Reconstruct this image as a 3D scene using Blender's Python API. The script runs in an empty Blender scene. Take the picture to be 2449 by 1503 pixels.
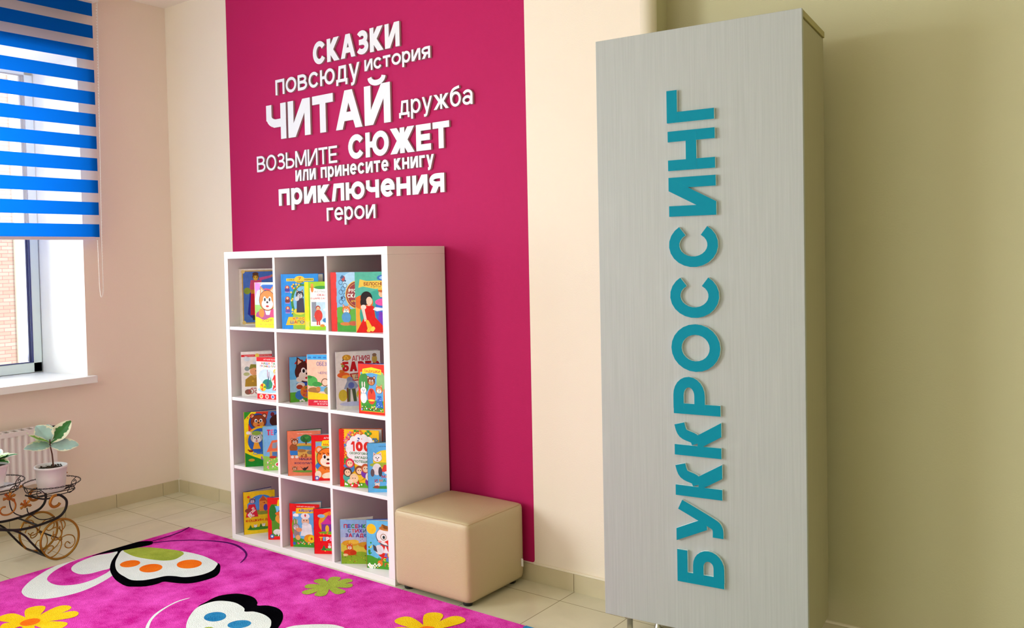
import bpy, bmesh, math, random
from mathutils import Vector, Matrix, noise
PI = math.pi
S = bpy.context.scene
COL = S.collection

# ------------------------------------------------------------------ camera, sky, sun, daylight, exposure
cam = bpy.data.cameras.new('camera'); cam_o = bpy.data.objects.new('camera', cam); COL.objects.link(cam_o)
cam.sensor_fit = 'HORIZONTAL'; cam.sensor_width = 36.0; cam.lens = 36.0 * 2109.17 / 2449.0
cam.shift_x = 145.86 / 2449.0; cam.shift_y = -68.62 / 2449.0
cam.clip_start = 0.05; cam.clip_end = 100
def cam_axes(yaw, pitch, roll):
    y, p, r = map(math.radians, (yaw, pitch, roll))
    f = Vector((-math.sin(y)*math.cos(p), math.cos(y)*math.cos(p), math.sin(p)))
    rt = Vector((math.cos(y), math.sin(y), 0)); up = rt.cross(f)
    return math.cos(r)*rt + math.sin(r)*up, -math.sin(r)*rt + math.cos(r)*up, f
rt, up, fw = cam_axes(38.9794, -1.685, -1.2731)
mw = Matrix((rt, up, -fw)).transposed().to_4x4(); mw.translation = Vector((4.654, -3.085, 1.373))
cam_o.matrix_world = mw
S.camera = cam_o
world = bpy.data.worlds.new('overcast_sky'); S.world = world; world.use_nodes = True
bg = world.node_tree.nodes['Background']; bg.inputs[0].default_value = (0.88, 0.955, 1.0, 1); bg.inputs[1].default_value = 2.4
S.view_settings.view_transform = 'Standard'; S.view_settings.look = 'None'; S.view_settings.gamma = 1.0
S.view_settings.use_curve_mapping = False; S.view_settings.exposure = 0.27
S.cycles.max_bounces = 8; S.cycles.diffuse_bounces = 5; S.cycles.transparent_max_bounces = 12
S.cycles.sample_clamp_indirect = 6.0
sun = bpy.data.lights.new('sun', 'SUN'); sun.energy = 3.4; sun.angle = 0.02; sun.color = (1, .93, .86)
sun_o = bpy.data.objects.new('sun', sun); COL.objects.link(sun_o)
sun_o.rotation_euler = Vector((-.72, -.42, -.55)).to_track_quat('-Z', 'Y').to_euler()
def daylight(name, loc, d, w, h, power, colr=(.92, .97, 1)):
    l = bpy.data.lights.new(name, 'AREA'); l.shape = 'RECTANGLE'; l.size = w; l.size_y = h; l.energy = power; l.color = colr
    o = bpy.data.objects.new(name, l); COL.objects.link(o); o.location = loc
    o.rotation_euler = Vector(d).to_track_quat('-Z', 'Z').to_euler()
    return o
daylight('window_daylight', (-.62, -1.55, 1.75), (1, 0, -.12), 1.8, 1.6, 70)
daylight('unseen_window_daylight', (-.1, -4.4, 1.7), (1, .25, -.1), 2.0, 1.7, 145)  # extra daylight at an added window out of view

# ------------------------------------------------------------------ materials
def lin(h):
    h = h.lstrip('#'); v = [int(h[i:i+2], 16)/255 for i in (0, 2, 4)]
    return tuple(c/12.92 if c <= .04045 else ((c+.055)/1.055)**2.4 for c in v) + (1,)
MC = {}
def mat(name, hexc, rough=.5, metal=0, spec=.5, bump=0, bscale=60, var=0, vscale=4, trans=0, coat=0, stretch=(1, 1, 1)):
    if name in MC: return MC[name]
    m = bpy.data.materials.new(name); m.use_nodes = True; MC[name] = m
    n = m.node_tree; b = n.nodes['Principled BSDF']; c = lin(hexc) if isinstance(hexc, str) else hexc
    b.inputs['Base Color'].default_value = c; b.inputs['Roughness'].default_value = rough
    b.inputs['Metallic'].default_value = metal; b.inputs['Specular IOR Level'].default_value = spec
    b.inputs['Coat Weight'].default_value = coat
    if bump or var:
        tc = n.nodes.new('ShaderNodeTexCoord'); mp = n.nodes.new('ShaderNodeMapping'); mp.inputs['Scale'].default_value = stretch
        n.links.new(tc.outputs['Object'], mp.inputs['Vector'])
    if bump:
        t = n.nodes.new('ShaderNodeTexNoise'); t.inputs['Scale'].default_value = bscale; t.inputs['Detail'].default_value = 6
        bp = n.nodes.new('ShaderNodeBump'); bp.inputs['Strength'].default_value = bump; bp.inputs['Distance'].default_value = .004
        n.links.new(mp.outputs[0], t.inputs['Vector']); n.links.new(t.outputs[0], bp.inputs['Height']); n.links.new(bp.outputs[0], b.inputs['Normal'])
    if var:
        t = n.nodes.new('ShaderNodeTexNoise'); t.inputs['Scale'].default_value = vscale; t.inputs['Detail'].default_value = 5
        r = n.nodes.new('ShaderNodeMapRange'); r.inputs['From Min'].default_value = .3; r.inputs['From Max'].default_value = .7
        r.inputs['To Min'].default_value = 1-var; r.inputs['To Max'].default_value = 1+var*.6
        mx = n.nodes.new('ShaderNodeVectorMath'); mx.operation = 'SCALE'; mx.inputs[0].default_value = c[:3]
        n.links.new(mp.outputs[0], t.inputs['Vector']); n.links.new(t.outputs[0], r.inputs['Value']); n.links.new(r.outputs[0], mx.inputs['Scale'])
        n.links.new(mx.outputs[0], b.inputs['Base Color'])
    return m
def ink(h): return mat('print_'+h, h, .4, spec=.2, var=.10, vscale=55)
def thin_mat(name, colr, trans_fac, transl=.5):
    """a thin cloth: some light passes straight, some is scattered through"""
    m = bpy.data.materials.new(name); m.use_nodes = True; n = m.node_tree; n.nodes.clear(); MC[name] = m
    o = n.nodes.new('ShaderNodeOutputMaterial'); d = n.nodes.new('ShaderNodeBsdfDiffuse'); t = n.nodes.new('ShaderNodeBsdfTranslucent'); p = n.nodes.new('ShaderNodeBsdfTransparent')
    d.inputs[0].default_value = lin(colr); t.inputs[0].default_value = lin(colr)
    a = n.nodes.new('ShaderNodeMixShader'); a.inputs[0].default_value = transl; b = n.nodes.new('ShaderNodeMixShader'); b.inputs[0].default_value = trans_fac
    n.links.new(d.outputs[0], a.inputs[1]); n.links.new(t.outputs[0], a.inputs[2]); n.links.new(a.outputs[0], b.inputs[1]); n.links.new(p.outputs[0], b.inputs[2]); n.links.new(b.outputs[0], o.inputs[0])
    return m
def glass_mat():
    m = bpy.data.materials.new('window_glass'); m.use_nodes = True; n = m.node_tree; n.nodes.clear()
    o = n.nodes.new('ShaderNodeOutputMaterial'); g = n.nodes.new('ShaderNodeBsdfGlossy'); t = n.nodes.new('ShaderNodeBsdfTransparent'); g.inputs['Roughness'].default_value = .02
    f = n.nodes.new('ShaderNodeFresnel'); f.inputs[0].default_value = 1.4; x = n.nodes.new('ShaderNodeMixShader')
    n.links.new(f.outputs[0], x.inputs[0]); n.links.new(t.outputs[0], x.inputs[1]); n.links.new(g.outputs[0], x.inputs[2]); n.links.new(x.outputs[0], o.inputs[0])
    return m

# ------------------------------------------------------------------ mesh builder
class M:
    def __init__(s): s.v = []; s.f = []; s.mi = []; s.mats = []; s.sm = []
    def m(s, mt):
        if mt not in s.mats: s.mats.append(mt)
        return s.mats.index(mt)
    def add(s, vs, fs, mt, smooth=False):
        b = len(s.v); s.v += [tuple(p) for p in vs]; k = s.m(mt)
        for f in fs: s.f.append([i+b for i in f]); s.mi.append(k); s.sm.append(smooth)
        return s
    def box(s, x0, y0, z0, x1, y1, z1, mt):
        vs = [(x, y, z) for z in (z0, z1) for y in (y0, y1) for x in (x0, x1)]
        return s.add(vs, [(0, 2, 3, 1), (4, 5, 7, 6), (0, 1, 5, 4), (2, 6, 7, 3), (0, 4, 6, 2), (1, 3, 7, 5)], mt)
    def tube(s, pts, r, mt, n=8, closed=False, flat=1.0):
        P = [Vector(p) for p in pts]; N = len(P); rs = r if isinstance(r, (list, tuple)) else [r]*N; vs = []
        up = None
        for i, p in enumerate(P):
            a = P[(i-1) % N] if (closed or i > 0) else p; b = P[(i+1) % N] if (closed or i < N-1) else p
            t = (b-a).normalized()
            if up is None: up = Vector((0, 0, 1)) if abs(t.z) < .9 else Vector((1, 0, 0))
            u = (up - t*up.dot(t)).normalized(); w = t.cross(u); up = u
            for k in range(n):
                a_ = 2*PI*k/n; vs.append(p + u*math.cos(a_)*rs[i] + w*math.sin(a_)*rs[i]*flat)
        fs = []
        for i in range(N if closed else N-1):
            for k in range(n):
                fs.append((i*n+k, i*n+(k+1) % n, ((i+1) % N)*n+(k+1) % n, ((i+1) % N)*n+k))
        if not closed: fs.append(tuple(range(n))[::-1]); fs.append(tuple((N-1)*n+k for k in range(n)))
        return s.add(vs, fs, mt, True)
    def lathe(s, prof, mt, n=40, c=(0, 0, 0), sides=None):
        n = sides or n; vs = []
        for r, z in prof:
            for k in range(n): a = 2*PI*k/n; vs.append((c[0]+r*math.cos(a), c[1]+r*math.sin(a), c[2]+z))
        fs = []
        for i in range(len(prof)-1):
            for k in range(n): fs.append((i*n+k, i*n+(k+1) % n, (i+1)*n+(k+1) % n, (i+1)*n+k))
        fs.append(tuple(range(n))[::-1]); fs.append(tuple((len(prof)-1)*n+k for k in range(n)))
        return s.add(vs, fs, mt, sides is None)
    def poly(s, pts, mt): return s.add(pts, [tuple(range(len(pts)))], mt)
    def prism(s, pts, z0, z1, mt, side=None):
        n = len(pts); vs = [(x, y, z0) for x, y in pts] + [(x, y, z1) for x, y in pts]
        s.add(vs, [tuple(range(n))[::-1], tuple(range(n, 2*n))], mt)
        return s.add(vs, [(i, (i+1) % n, n+(i+1) % n, n+i) for i in range(n)], side or mt)
    def obj(s, name, parent=None, loc=None, rot=None, mx=None, fix=True, bevel=0):
        me = bpy.data.meshes.new(name); vs = s.v if mx is None else [tuple(mx @ Vector(p)) for p in s.v]
        me.from_pydata(vs, [], s.f)
        for m in s.mats: me.materials.append(m)
        me.polygons.foreach_set('material_index', s.mi); me.polygons.foreach_set('use_smooth', s.sm)
        if fix:
            b = bmesh.new(); b.from_mesh(me); bmesh.ops.recalc_face_normals(b, faces=b.faces); b.to_mesh(me); b.free()
        me.update(); o = bpy.data.objects.new(name, me); COL.objects.link(o)
        if parent: o.parent = parent
        if loc: o.location = loc
        if rot: o.rotation_euler = rot
        if bevel:
            md = o.modifiers.new('bevel', 'BEVEL'); md.width = bevel; md.segments = 3; md.limit_method = 'ANGLE'
        return o
def thing(name, label, cat, loc=(0, 0, 0), rz=0, group=None):
    o = bpy.data.objects.new(name, None); COL.objects.link(o); o.location = loc; o.rotation_euler = (0, 0, rz); o.empty_display_size = .05
    return tag(o, label, cat, group)
def tag(o, label, cat, group=None):
    o['label'] = label; o['category'] = cat
    if group: o['group'] = group
    return o
def struct(o): o['kind'] = 'structure'; return o
def spline(pts, k=6, closed=False):
    P = [Vector(p) for p in pts]; N = len(P); out = []
    for i in range(N if closed else N-1):
        g = (lambda j: P[j % N]) if closed else (lambda j: P[min(max(j, 0), N-1)])
        a, b, c, d = g(i-1), g(i), g(i+1), g(i+2)
        for q in range(k):
            t = q/k; out.append(.5*((2*b)+(c-a)*t+(2*a-5*b+4*c-d)*t*t+(3*b-a-3*c+d)*t**3))
    if not closed: out.append(P[-1])
    return [tuple(p) for p in out]

# ------------------------------------------------------------------ lettering: stroke-built Cyrillic glyphs
GL = {  # width factor : strokes in a unit box (l line, d diagonal cut flat, a arc, r bowl, s smooth path)
'А': (.86, 'd0,0,.5,1;d1,0,.5,1;l.22,.27,.78,.27'), 'Б': (.74, 'l0,0,0,1;l0,1,.9,1;r0,0,.55,.56,1'), 'В': (.76, 'l0,0,0,1;r0,.52,.5,1,.9;r0,0,.5,.52,1'),
'Г': (.6, 'l0,0,0,1;l0,1,1,1'), 'Д': (.84, 'l.88,0,.88,1;l.3,1,.88,1;d.14,0,.3,1;l0,0,1,0;l0,-.2,0,0;l1,-.2,1,0'), 'Е': (.66, 'l0,0,0,1;l0,1,1,1;l0,.5,.9,.5;l0,0,1,0'),
'Ж': (1.12, 'l.5,0,.5,1;d.4,.5,0,1;d.4,.5,0,0;d.6,.5,1,1;d.6,.5,1,0'), 'З': (.68, 'a.45,.76,.46,.24,150,-90;a.45,.26,.55,.26,90,-150;l.3,.52,.5,.52'),
'И': (.8, 'l0,0,0,1;l1,0,1,1;d0,0,1,1'), 'Й': (.8, 'l0,0,0,1;l1,0,1,1;d0,0,1,1;b.5,1.40,.36,.20,180,360'), 'К': (.76, 'l0,0,0,1;d.22,.5,.97,1;d.22,.5,1,0'),
'Л': (.8, 'l1,0,1,1;l.3,1,1,1;d.04,0,.3,1'), 'М': (.94, 'l0,0,0,1;l1,0,1,1;d0,1,.5,.05;d1,1,.5,.05'), 'Н': (.76, 'l0,0,0,1;l1,0,1,1;l0,.5,1,.5'),
'О': (.88, 'a.5,.5,.5,.5,0,360'), 'П': (.76, 'l0,0,0,1;l1,0,1,1;l0,1,1,1'), 'Р': (.72, 'l0,0,0,1;r0,.42,.5,1,1'), 'С': (.8, 'a.52,.5,.52,.5,34,326'),
'Т': (.72, 'l.5,0,.5,1;l0,1,1,1'), 'У': (.78, 'd0,1,.5,.34;d1,1,.42,.12;s.48,.22,.36,.03,.1,0'), 'Х': (.8, 'd0,0,1,1;d0,1,1,0'), 'Ц': (.8, 'l0,0,0,1;l.85,0,.85,1;l0,0,.95,0;l1,-.18,1,0'), 'Э': (.8, 'a.48,.5,.52,.5,-146,146;l.4,.5,.9,.5'), 'Ч': (.74, 'l1,0,1,1;l0,.72,0,1;a.5,.72,.5,.27,180,270;l.5,.45,1,.45'),
'Ш': (1.05, 'l0,0,0,1;l.5,0,.5,1;l1,0,1,1;l0,0,1,0'), 'Ь': (.72, 'l0,0,0,1;r0,0,.5,.56,1'), 'Ы': (.98, 'l0,0,0,1;r0,0,.3,.56,.64;l1,0,1,1'), 'Ю': (1.12, 'l0,0,0,1;l0,.5,.34,.5;a.68,.5,.33,.5,0,360'),
'Я': (.76, 'l1,0,1,1;r1,.42,.5,1,0;d.05,0,.5,.42'), 'Ё': (.66, 'l0,0,0,1;l0,1,1,1;l0,.5,.9,.5;l0,0,1,0;l.15,1.35,.3,1.35;l.7,1.35,.85,1.35'), '-': (.4, 'l0,.45,1,.45'), '.': (.2, 'l0,0,.01,0'),
'1': (.4, 'l.9,0,.9,1;d0,.7,.9,1'), '0': (.72, 'a.5,.5,.5,.5,0,360'), '7': (.66, 'l0,1,1,1;d.3,0,1,1'), '&': (.1, ''),
'а': (.72, 'l1,0,1,.66;a.5,.66,.5,.34,0,155;a.46,.27,.46,.27,0,360'), 'е': (.78, 'a.5,.5,.5,.5,0,318;l0,.5,1,.5'), 'б': (.78, 'a.5,.5,.5,.5,0,360;s0,.5,0,.95,.3,1.3,.95,1.45'),
'р': (.76, 'l0,-.42,0,1;a.5,.5,.5,.5,0,360'), 'у': (.78, 'd0,1,.5,.0;d1,1,.44,-.2;s.5,-.08,.36,-.38,.1,-.42'), 'д': (.84, 'l.86,0,.86,1;l.3,1,.86,1;d.16,0,.3,1;l0,0,1,0;l0,-.24,0,0;l1,-.24,1,0'),
'K': (.76, 'l0,0,0,1;s.3,.52,.5,.6,.68,.9,1.06,1;d.36,.5,1,0'), 'Y': (.8, 'd0,1,.52,.3;s1.06,1.03,.6,.22,.42,.02,.1,0')}
def seg(L, a, b):
    L.append((a, b))
def strips(ch, w, h, t):
    """centre-line strokes of a glyph as (left side, right side, closed) strips in real units"""
    if ch not in GL:
        ch = ch.upper()
        if ch not in GL: return []
    t__ = [t]
    X = lambda u: t__[0]/2+u*(w-t__[0]); Y = lambda v: t__[0]/2+v*(h-t__[0])
    out = []
    def ribbon(P, closed=False, t_=None):
        t = t_ or t__[0]
        L = []; R = []; n = len(P)
        for i in range(n):
            a = P[(i-1) % n] if (closed or i) else P[i]; b = P[(i+1) % n] if (closed or i < n-1) else P[i]
            dx, dy = b[0]-a[0], b[1]-a[1]; q = math.hypot(dx, dy) or 1
            L.append((P[i][0]-dy/q*t/2, P[i][1]+dx/q*t/2)); R.append((P[i][0]+dy/q*t/2, P[i][1]-dx/q*t/2))
        out.append((L, R, closed))
    for st in GL[ch][1].split(';'):
        if not st: continue
        k = st[0]; a = [float(x) for x in st[1:].split(',')]
        if k == 'l':
            x0, y0, x1, y1 = X(a[0]), Y(a[1]), X(a[2]), Y(a[3])
            if abs(x0-x1) < abs(y0-y1): y0, y1 = min(y0, y1)-t*.48, max(y0, y1)+t*.48
            else: x0, x1 = min(x0, x1)-t*.48, max(x0, x1)+t*.48
            ribbon([(x0, y0), (x1, y1)])
        elif k == 'd':
            x0, y0, x1, y1 = X(a[0]), Y(a[1]), X(a[2]), Y(a[3])
            if y0 > y1: x0, y0, x1, y1 = x1, y1, x0, y0
            lo = t/2 if min(a[1], a[3]) in (0,) else 0; hi = t/2 if max(a[1], a[3]) == 1 else 0
            hw = t/2*math.hypot(x1-x0, y1-y0)/max(abs(y1-y0), 1e-6); hw = min(hw, t*1.1)
            s0 = (hw-t/2)*(1 if x0 < x1 else -1)*(1 if a[1] in (0, 1) or a[3] in (0, 1) else 0)
            x0 += s0 if lo else 0; x1 -= s0 if hi else 0
            y0 -= lo; y1 += hi
            out.append(([(x0-hw, y0), (x1-hw, y1)], [(x0+hw, y0), (x1+hw, y1)], False))
        elif k in 'ab':
            t0 = t; t = t0 if k == 'a' else t0*.62
            cx, cy, rx, ry = X(a[0]), Y(a[1]), a[2]*(w-t0), a[3]*(h-t0); n = max(4, int(abs(a[5]-a[4])/15)); full = abs(a[5]-a[4]) >= 359
            P = [(cx+rx*math.cos(math.radians(a[4]+(a[5]-a[4])*i/n)), cy+ry*math.sin(math.radians(a[4]+(a[5]-a[4])*i/n))) for i in range(n+(0 if full else 1))]
            ribbon(P, full, t); t = t0
        elif k == 'r':
            x0, y0, xs, y1, xr = X(a[0]), Y(a[1]), X(a[2]), Y(a[3]), X(a[4]); cy = (y0+y1)/2; ry = (y1-y0)/2
            ribbon([(x0, y1)]+[(xs+(xr-xs)*math.cos(math.radians(q)), cy+ry*math.sin(math.radians(q))) for q in range(90, -91, -15)]+[(x0, y0)])
        elif k == 's':
            ribbon([(p[0], p[1]) for p in spline([(X(a[i]), Y(a[i+1]), 0) for i in range(0, len(a), 2)], 5)])
    return out
def lay(text, width, h, t, low=False):
    """(char, x offset, glyph width) so that the whole text is `width` wide"""
    gap = .085*h if not low else .13*h; ws = []
    for c in text: ws.append(.34*h if c == ' ' else GL.get(c, GL.get(c.upper(), (.7, '')))[0]*h)
    k = (width-gap*(len(text)-1))/sum(ws) if width else 1
    if k < .45: gap *= .4; k = (width-gap*(len(text)-1))/sum(ws)
    x = 0; out = []
    for c, w in zip(text, ws): out.append((c, x, w*k)); x += w*k+gap
    return out
def glyph_mesh(mb, ch, w, h, t, z0, z1, mt, side=None, f=lambda x, y, z: (x, y, z)):
    for si, (L, R, cl) in enumerate(strips(ch, w, h, t)):
        n = len(L)
        z1 = z1+(.00012 if z0 is not None else .00001)
        vs = [f(x, y, z1) for x, y in L]+[f(x, y, z1) for x, y in R]; rng = range(n if cl else n-1)
        mb.add(vs, [(i, (i+1) % n, n+(i+1) % n, n+i) for i in rng], mt)
        if z0 is not None:
            vb = vs+[f(x, y, z0) for x, y in L]+[f(x, y, z0) for x, y in R]
            fs = [(i, (i+1) % n, 2*n+(i+1) % n, 2*n+i) for i in rng]+[(n+i, n+(i+1) % n, 3*n+(i+1) % n, 3*n+i) for i in rng]
            if not cl: fs += [(0, n, 3*n, 2*n), (n-1, 2*n-1, 4*n-1, 3*n-1)]
            mb.add(vb, fs, side or mt)

# ------------------------------------------------------------------ the room
CREAM = mat('cream_wall_paint', '#efe5d2', .75, bump=.12, bscale=160, var=.02, vscale=1.5)
PEACH = mat('warm_cast_wall_paint', '#f1e3d4', .75, bump=.12, bscale=160, var=.02, vscale=1.5)  # near-cream paint tinted with the warm cast of bounced light
OLIVE = mat('shaded_olive_wall_paint', '#c8c49e', .75, bump=.12, bscale=160, var=.03, vscale=1.2)  # olive paint kept darker to hold the light falloff on this side
PINK = mat('magenta_wall_paint', '#b5125a', .7, spec=.25, bump=.12, bscale=160, var=.02, vscale=2)
CEIL = mat('white_ceiling_paint', '#f2ede2', .8)
H = 2.912; XE = 3.17; REC = .10
wb = M()
PX0, PX1 = .587, 2.581
for x0, x1, z0, z1, mt in ((-.3, PX0, 0, H, CREAM), (PX1, XE, 0, H, CREAM), (PX0, PX1, 0, .079, CREAM)):
    wb.poly([(x0, 0, z0), (x1, 0, z0), (x1, 0, z1), (x0, 0, z1)], mt)
r_ = .012
arc = [(PX1-r_+r_*math.cos(a), 0, .079+r_+r_*math.sin(a)) for a in (-PI/2, -PI/3, -PI/6, 0)]
wb.poly([(PX0, 0, .079)]+arc+[(PX1, 0, H), (PX0, 0, H)], PINK)
wb.poly([(PX1-r_, 0, .079), (PX1, 0, .079), (PX1, 0, .079+r_)]+[arc[2], arc[1]], CREAM)
wb.poly([(-.3, .3, 0), (XE, .3, 0), (XE, .3, H), (-.3, .3, H)], CREAM)
wb.poly([(XE, 0, 0), (XE, .3, 0), (XE, .3, H), (XE, 0, H)], OLIVE)
struct(wb.obj('wall_back', fix=False))
wr = M(); wr.box(XE, REC, 0, 6.4, .3, H, OLIVE); struct(wr.obj('wall_recess'))
# left wall with its window opening and an unseen one added for light, 0.46 deep
WY1, WY0, WZ0, WZ1 = -.562, -2.46, .735, 2.53
wl = M()
def slab(y0, y1, z0, z1): wl.box(-.5, y0, z0, 0, y1, z1, PEACH)
slab(WY1, .0, 0, H); slab(WY0, WY1, 0, WZ0); slab(WY0, WY1, WZ1, H); slab(-3.35, WY0, 0, H)
slab(-5.4, -3.35, 0, WZ0); slab(-5.4, -3.35, WZ1, H); slab(-6.6, -5.4, 0, H)
struct(wl.obj('wall_left'))
ce = M(); ce.box(-.5, -6.6, H, 6.4, .3, H+.15, CEIL); struct(ce.obj('ceiling'))
wrr = M(); wrr.box(6.4, -6.6, 0, 6.6, .3, H, OLIVE); struct(wrr.obj('wall_right'))
wf = M()  # unseen wall added behind the camera, its wide opening shapes the daylight
for x0, x1, z0, z1 in ((-.5, .5, 0, H), (3.4, 6.6, 0, H), (.5, 3.4, 0, .7), (.5, 3.4, 2.6, H)): wf.box(x0, -6.9, z0, x1, -6.6, z1, PEACH)
struct(wf.obj('wall_front'))
# floor tiles
fm = bpy.data.materials.new('beige_floor_tiles'); fm.use_nodes = True; n = fm.node_tree; b = n.nodes['Principled BSDF']
tc = n.nodes.new('ShaderNodeTexCoord'); mp = n.nodes.new('ShaderNodeMapping'); mp.vector_type = 'TEXTURE'; mp.inputs['Location'].default_value = (.407-.002, -.12-.002, 0)
mp.inputs['Scale'].default_value = (.2967, .3, 1)
br = n.nodes.new('ShaderNodeTexBrick'); br.offset = 0; br.inputs['Scale'].default_value = 1; br.inputs['Brick Width'].default_value = 1; br.inputs['Row Height'].default_value = 1
br.inputs['Mortar Size'].default_value = .006; br.inputs['Mortar Smooth'].default_value = .2
br.inputs['Color1'].default_value = lin('#d8d5ba'); br.inputs['Color2'].default_value = lin('#d3ceb0'); br.inputs['Mortar'].default_value = lin('#8d8468')
nz = n.nodes.new('ShaderNodeTexNoise'); nz.inputs['Scale'].default_value = 3; nz.inputs['Detail'].default_value = 8; nz.inputs['Distortion'].default_value = 1.5
mr = n.nodes.new('ShaderNodeMapRange'); mr.inputs['From Min'].default_value = .35; mr.inputs['From Max'].default_value = .65; mr.inputs['To Min'].default_value = .93; mr.inputs['To Max'].default_value = 1.04
sc_ = n.nodes.new('ShaderNodeVectorMath'); sc_.operation = 'SCALE'
n.links.new(tc.outputs['Object'], mp.inputs[0]); n.links.new(mp.outputs[0], br.inputs['Vector']); n.links.new(tc.outputs['Object'], nz.inputs['Vector'])
n.links.new(nz.outputs[0], mr.inputs['Value']); n.links.new(br.outputs[0], sc_.inputs[0]); n.links.new(mr.outputs[0], sc_.inputs['Scale']); n.links.new(sc_.outputs[0], b.inputs['Base Color'])
b.inputs['Roughness'].default_value = .22; b.inputs['Specular IOR Level'].default_value = .45
fl = M(); fl.box(-.5, -6.6, -.15, 6.6, .3, 0, fm); struct(fl.obj('floor'))
# tiled baseboards
BB = mat('beige_baseboard_tile', '#cabf9c', .3, var=.06, vscale=7); GR = mat('grout', '#8a8166', .9)
def board(name, axis, cuts, lo, hi, base):
    m = M()
    edges = [lo]+[c for c in cuts if lo < c < hi]+[hi]
    for a, c in zip(edges[:-1], edges[1:]):
        a += .0012; c -= .0012
        if axis == 'x': m.box(a, base-.010, 0, c, base, .074, BB)
        else: m.box(base, a, 0, base+.010, c, .074, BB)
    if axis == 'x': m.box(lo, base-.006, 0, hi, base, .072, GR)
    else: m.box(base, lo, 0, base+.006, hi, .072, GR)
    struct(m.obj(name))
board('baseboard_back', 'x', [.1107+.29625*k for k in range(11)], .006, XE, 0)
board('baseboard_left', 'y', [-.12-.3*k for k in range(21, -1, -1)], -6.6, -.006, 0)
board('baseboard_recess', 'x', [.1107+.29625*k for k in range(10, 22)], XE+.0, 6.4, REC)
WL = mat('white_plaster_edge', '#efe6cf', .7)
tr = M(); tr.box(PX1, -.0085, .0745, XE, .0, .083, WL); tr.box(XE, REC-.009, .0745, 6.4, REC, .083, WL); struct(tr.obj('trim_1'))
cw = M(); cw.box(.0, -.012, .0, .012, .0, .076, mat('white_silicone', '#f4f2ea', .5)); struct(cw.obj('trim_2'))

# window_1: white plastic frame, dark gasket, pane; its deep white reveal and the sill
UP = mat('white_window_plastic', '#e3f1ee', .3); RV = mat('white_window_reveal', '#f7f7f5', .6); GK = mat('dark_rubber_gasket', '#2a3170', .5); GS = glass_mat(); SP = mat('grey_spacer', '#8c93ad', .35, metal=.6)
def window(name, y0, y1, mull):
    w = struct(thing(name, '', '', (0, 0, 0))); del w['label']; del w['category']
    f = M(); a, c = y0+.048, y1-.048
    f.box(-.48, a, .775, -.418, a+.05, WZ1, UP); f.box(-.48, c-.05, .775, -.418, c, WZ1, UP)
    f.box(-.48, a, .775, -.418, c, .832, UP); f.box(-.48, a, WZ1-.05, -.418, c, WZ1, UP)
    for q in mull: f.box(-.48, q-.05, .83, -.418, q+.05, WZ1-.04, UP)
    f.obj('window_frame', w, bevel=.003)
    es = [a+.05]+[v for q in mull for v in (q-.05, q+.05)]+[c-.05]
    for i in range(0, len(es), 2):
        g = M(); p, q = es[i], es[i+1]; lo, hi = .832, WZ1-.05
        for (u0, u1, v0, v1) in ((p, p+.006, lo, hi), (q-.006, q, lo, hi), (p, q, lo, lo+.005), (p, q, hi-.005, hi)): g.box(-.430, u0, v0, -.415, u1, v1, GK)
        for (u0, u1, v0, v1) in ((q-.018, q-.006, lo+.005, hi), (p+.006, p+.018, lo+.005, hi)): g.box(-.452, u0, v0, -.436, u1, v1, SP)
        g.box(-.452, q-.0105, lo, -.430, q-.0065, hi, GK)
        g.obj('gasket', w)
        pn = M(); pn.box(-.458, p, lo, -.454, q, hi, GS); pn.obj('glass_pane', w)
    rv = M()
    rv.poly([(-.48, y1-.048, .772), (0.0, y1-.0005, .772), (0.0, y1-.0005, WZ1), (-.48, y1-.048, WZ1)], RV)
    rv.poly([(-.48, y0+.048, .772), (0.0, y0+.0005, .772), (0.0, y0+.0005, WZ1), (-.48, y0+.048, WZ1)], RV)
    rv.poly([(-.48, y0, WZ1-.001), (0, y0, WZ1-.001), (0, y1, WZ1-.001), (-.48, y1, WZ1-.001)], RV)
    rv.obj('reveal', w, fix=False)
window('window_1', WY0, WY1, [-1.52]); window('unseen_window', -5.4, -3.35, [-4.4])  # the second window is out of view, added for its soft daylight
sl = M(); sl.prism([(-.48, WY0), (0, WY0), (0, WY0-.03), (.06, WY0-.03), (.06, WY1+.027), (0, WY1+.027), (0, WY1), (-.48, WY1)], .735, .772, mat('white_window_sill', '#eef0ee', .35))
o = sl.obj('window_sill', bevel=.005); tag(o, 'white window sill under the blue striped blind, jutting from the peach wall', 'window sill')
s2 = M(); s2.box(-.48, -5.4, .735, .0, -3.35, .772, MC['white_window_sill']); struct(s2.obj('trim_3'))

# brick house outside
fb = bpy.data.materials.new('pale_red_brickwork'); fb.use_nodes = True; n = fb.node_tree; b = n.nodes['Principled BSDF']; b.inputs['Roughness'].default_value = .9
tc = n.nodes.new('ShaderNodeTexCoord'); sx = n.nodes.new('ShaderNodeSeparateXYZ'); cx = n.nodes.new('ShaderNodeCombineXYZ'); br = n.nodes.new('ShaderNodeTexBrick')
br.inputs['Scale'].default_value = 1; br.inputs['Brick Width'].default_value = .26; br.inputs['Row Height'].default_value = .077; br.inputs['Mortar Size'].default_value = .006
br.inputs['Color1'].default_value = lin('#a1988e'); br.inputs['Color2'].default_value = lin('#a08678'); br.inputs['Mortar'].default_value = lin('#9c6663')
n.links.new(tc.outputs['Object'], sx.inputs[0]); n.links.new(sx.outputs['Y'], cx.inputs['X']); n.links.new(sx.outputs['Z'], cx.inputs['Y']); n.links.new(cx.outputs[0], br.inputs['Vector']); n.links.new(br.outputs[0], b.inputs['Base Color'])
hs = thing('brick_house', 'pale red brick house seen outside through the window', 'house', (-17, 2, -3))
PAL = mat('pale_stone', '#e6d8c4', .9)
m = M(); m.box(-3, -12, 0, 3, 3.62, 11, fb); m.obj('wall', hs)
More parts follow.
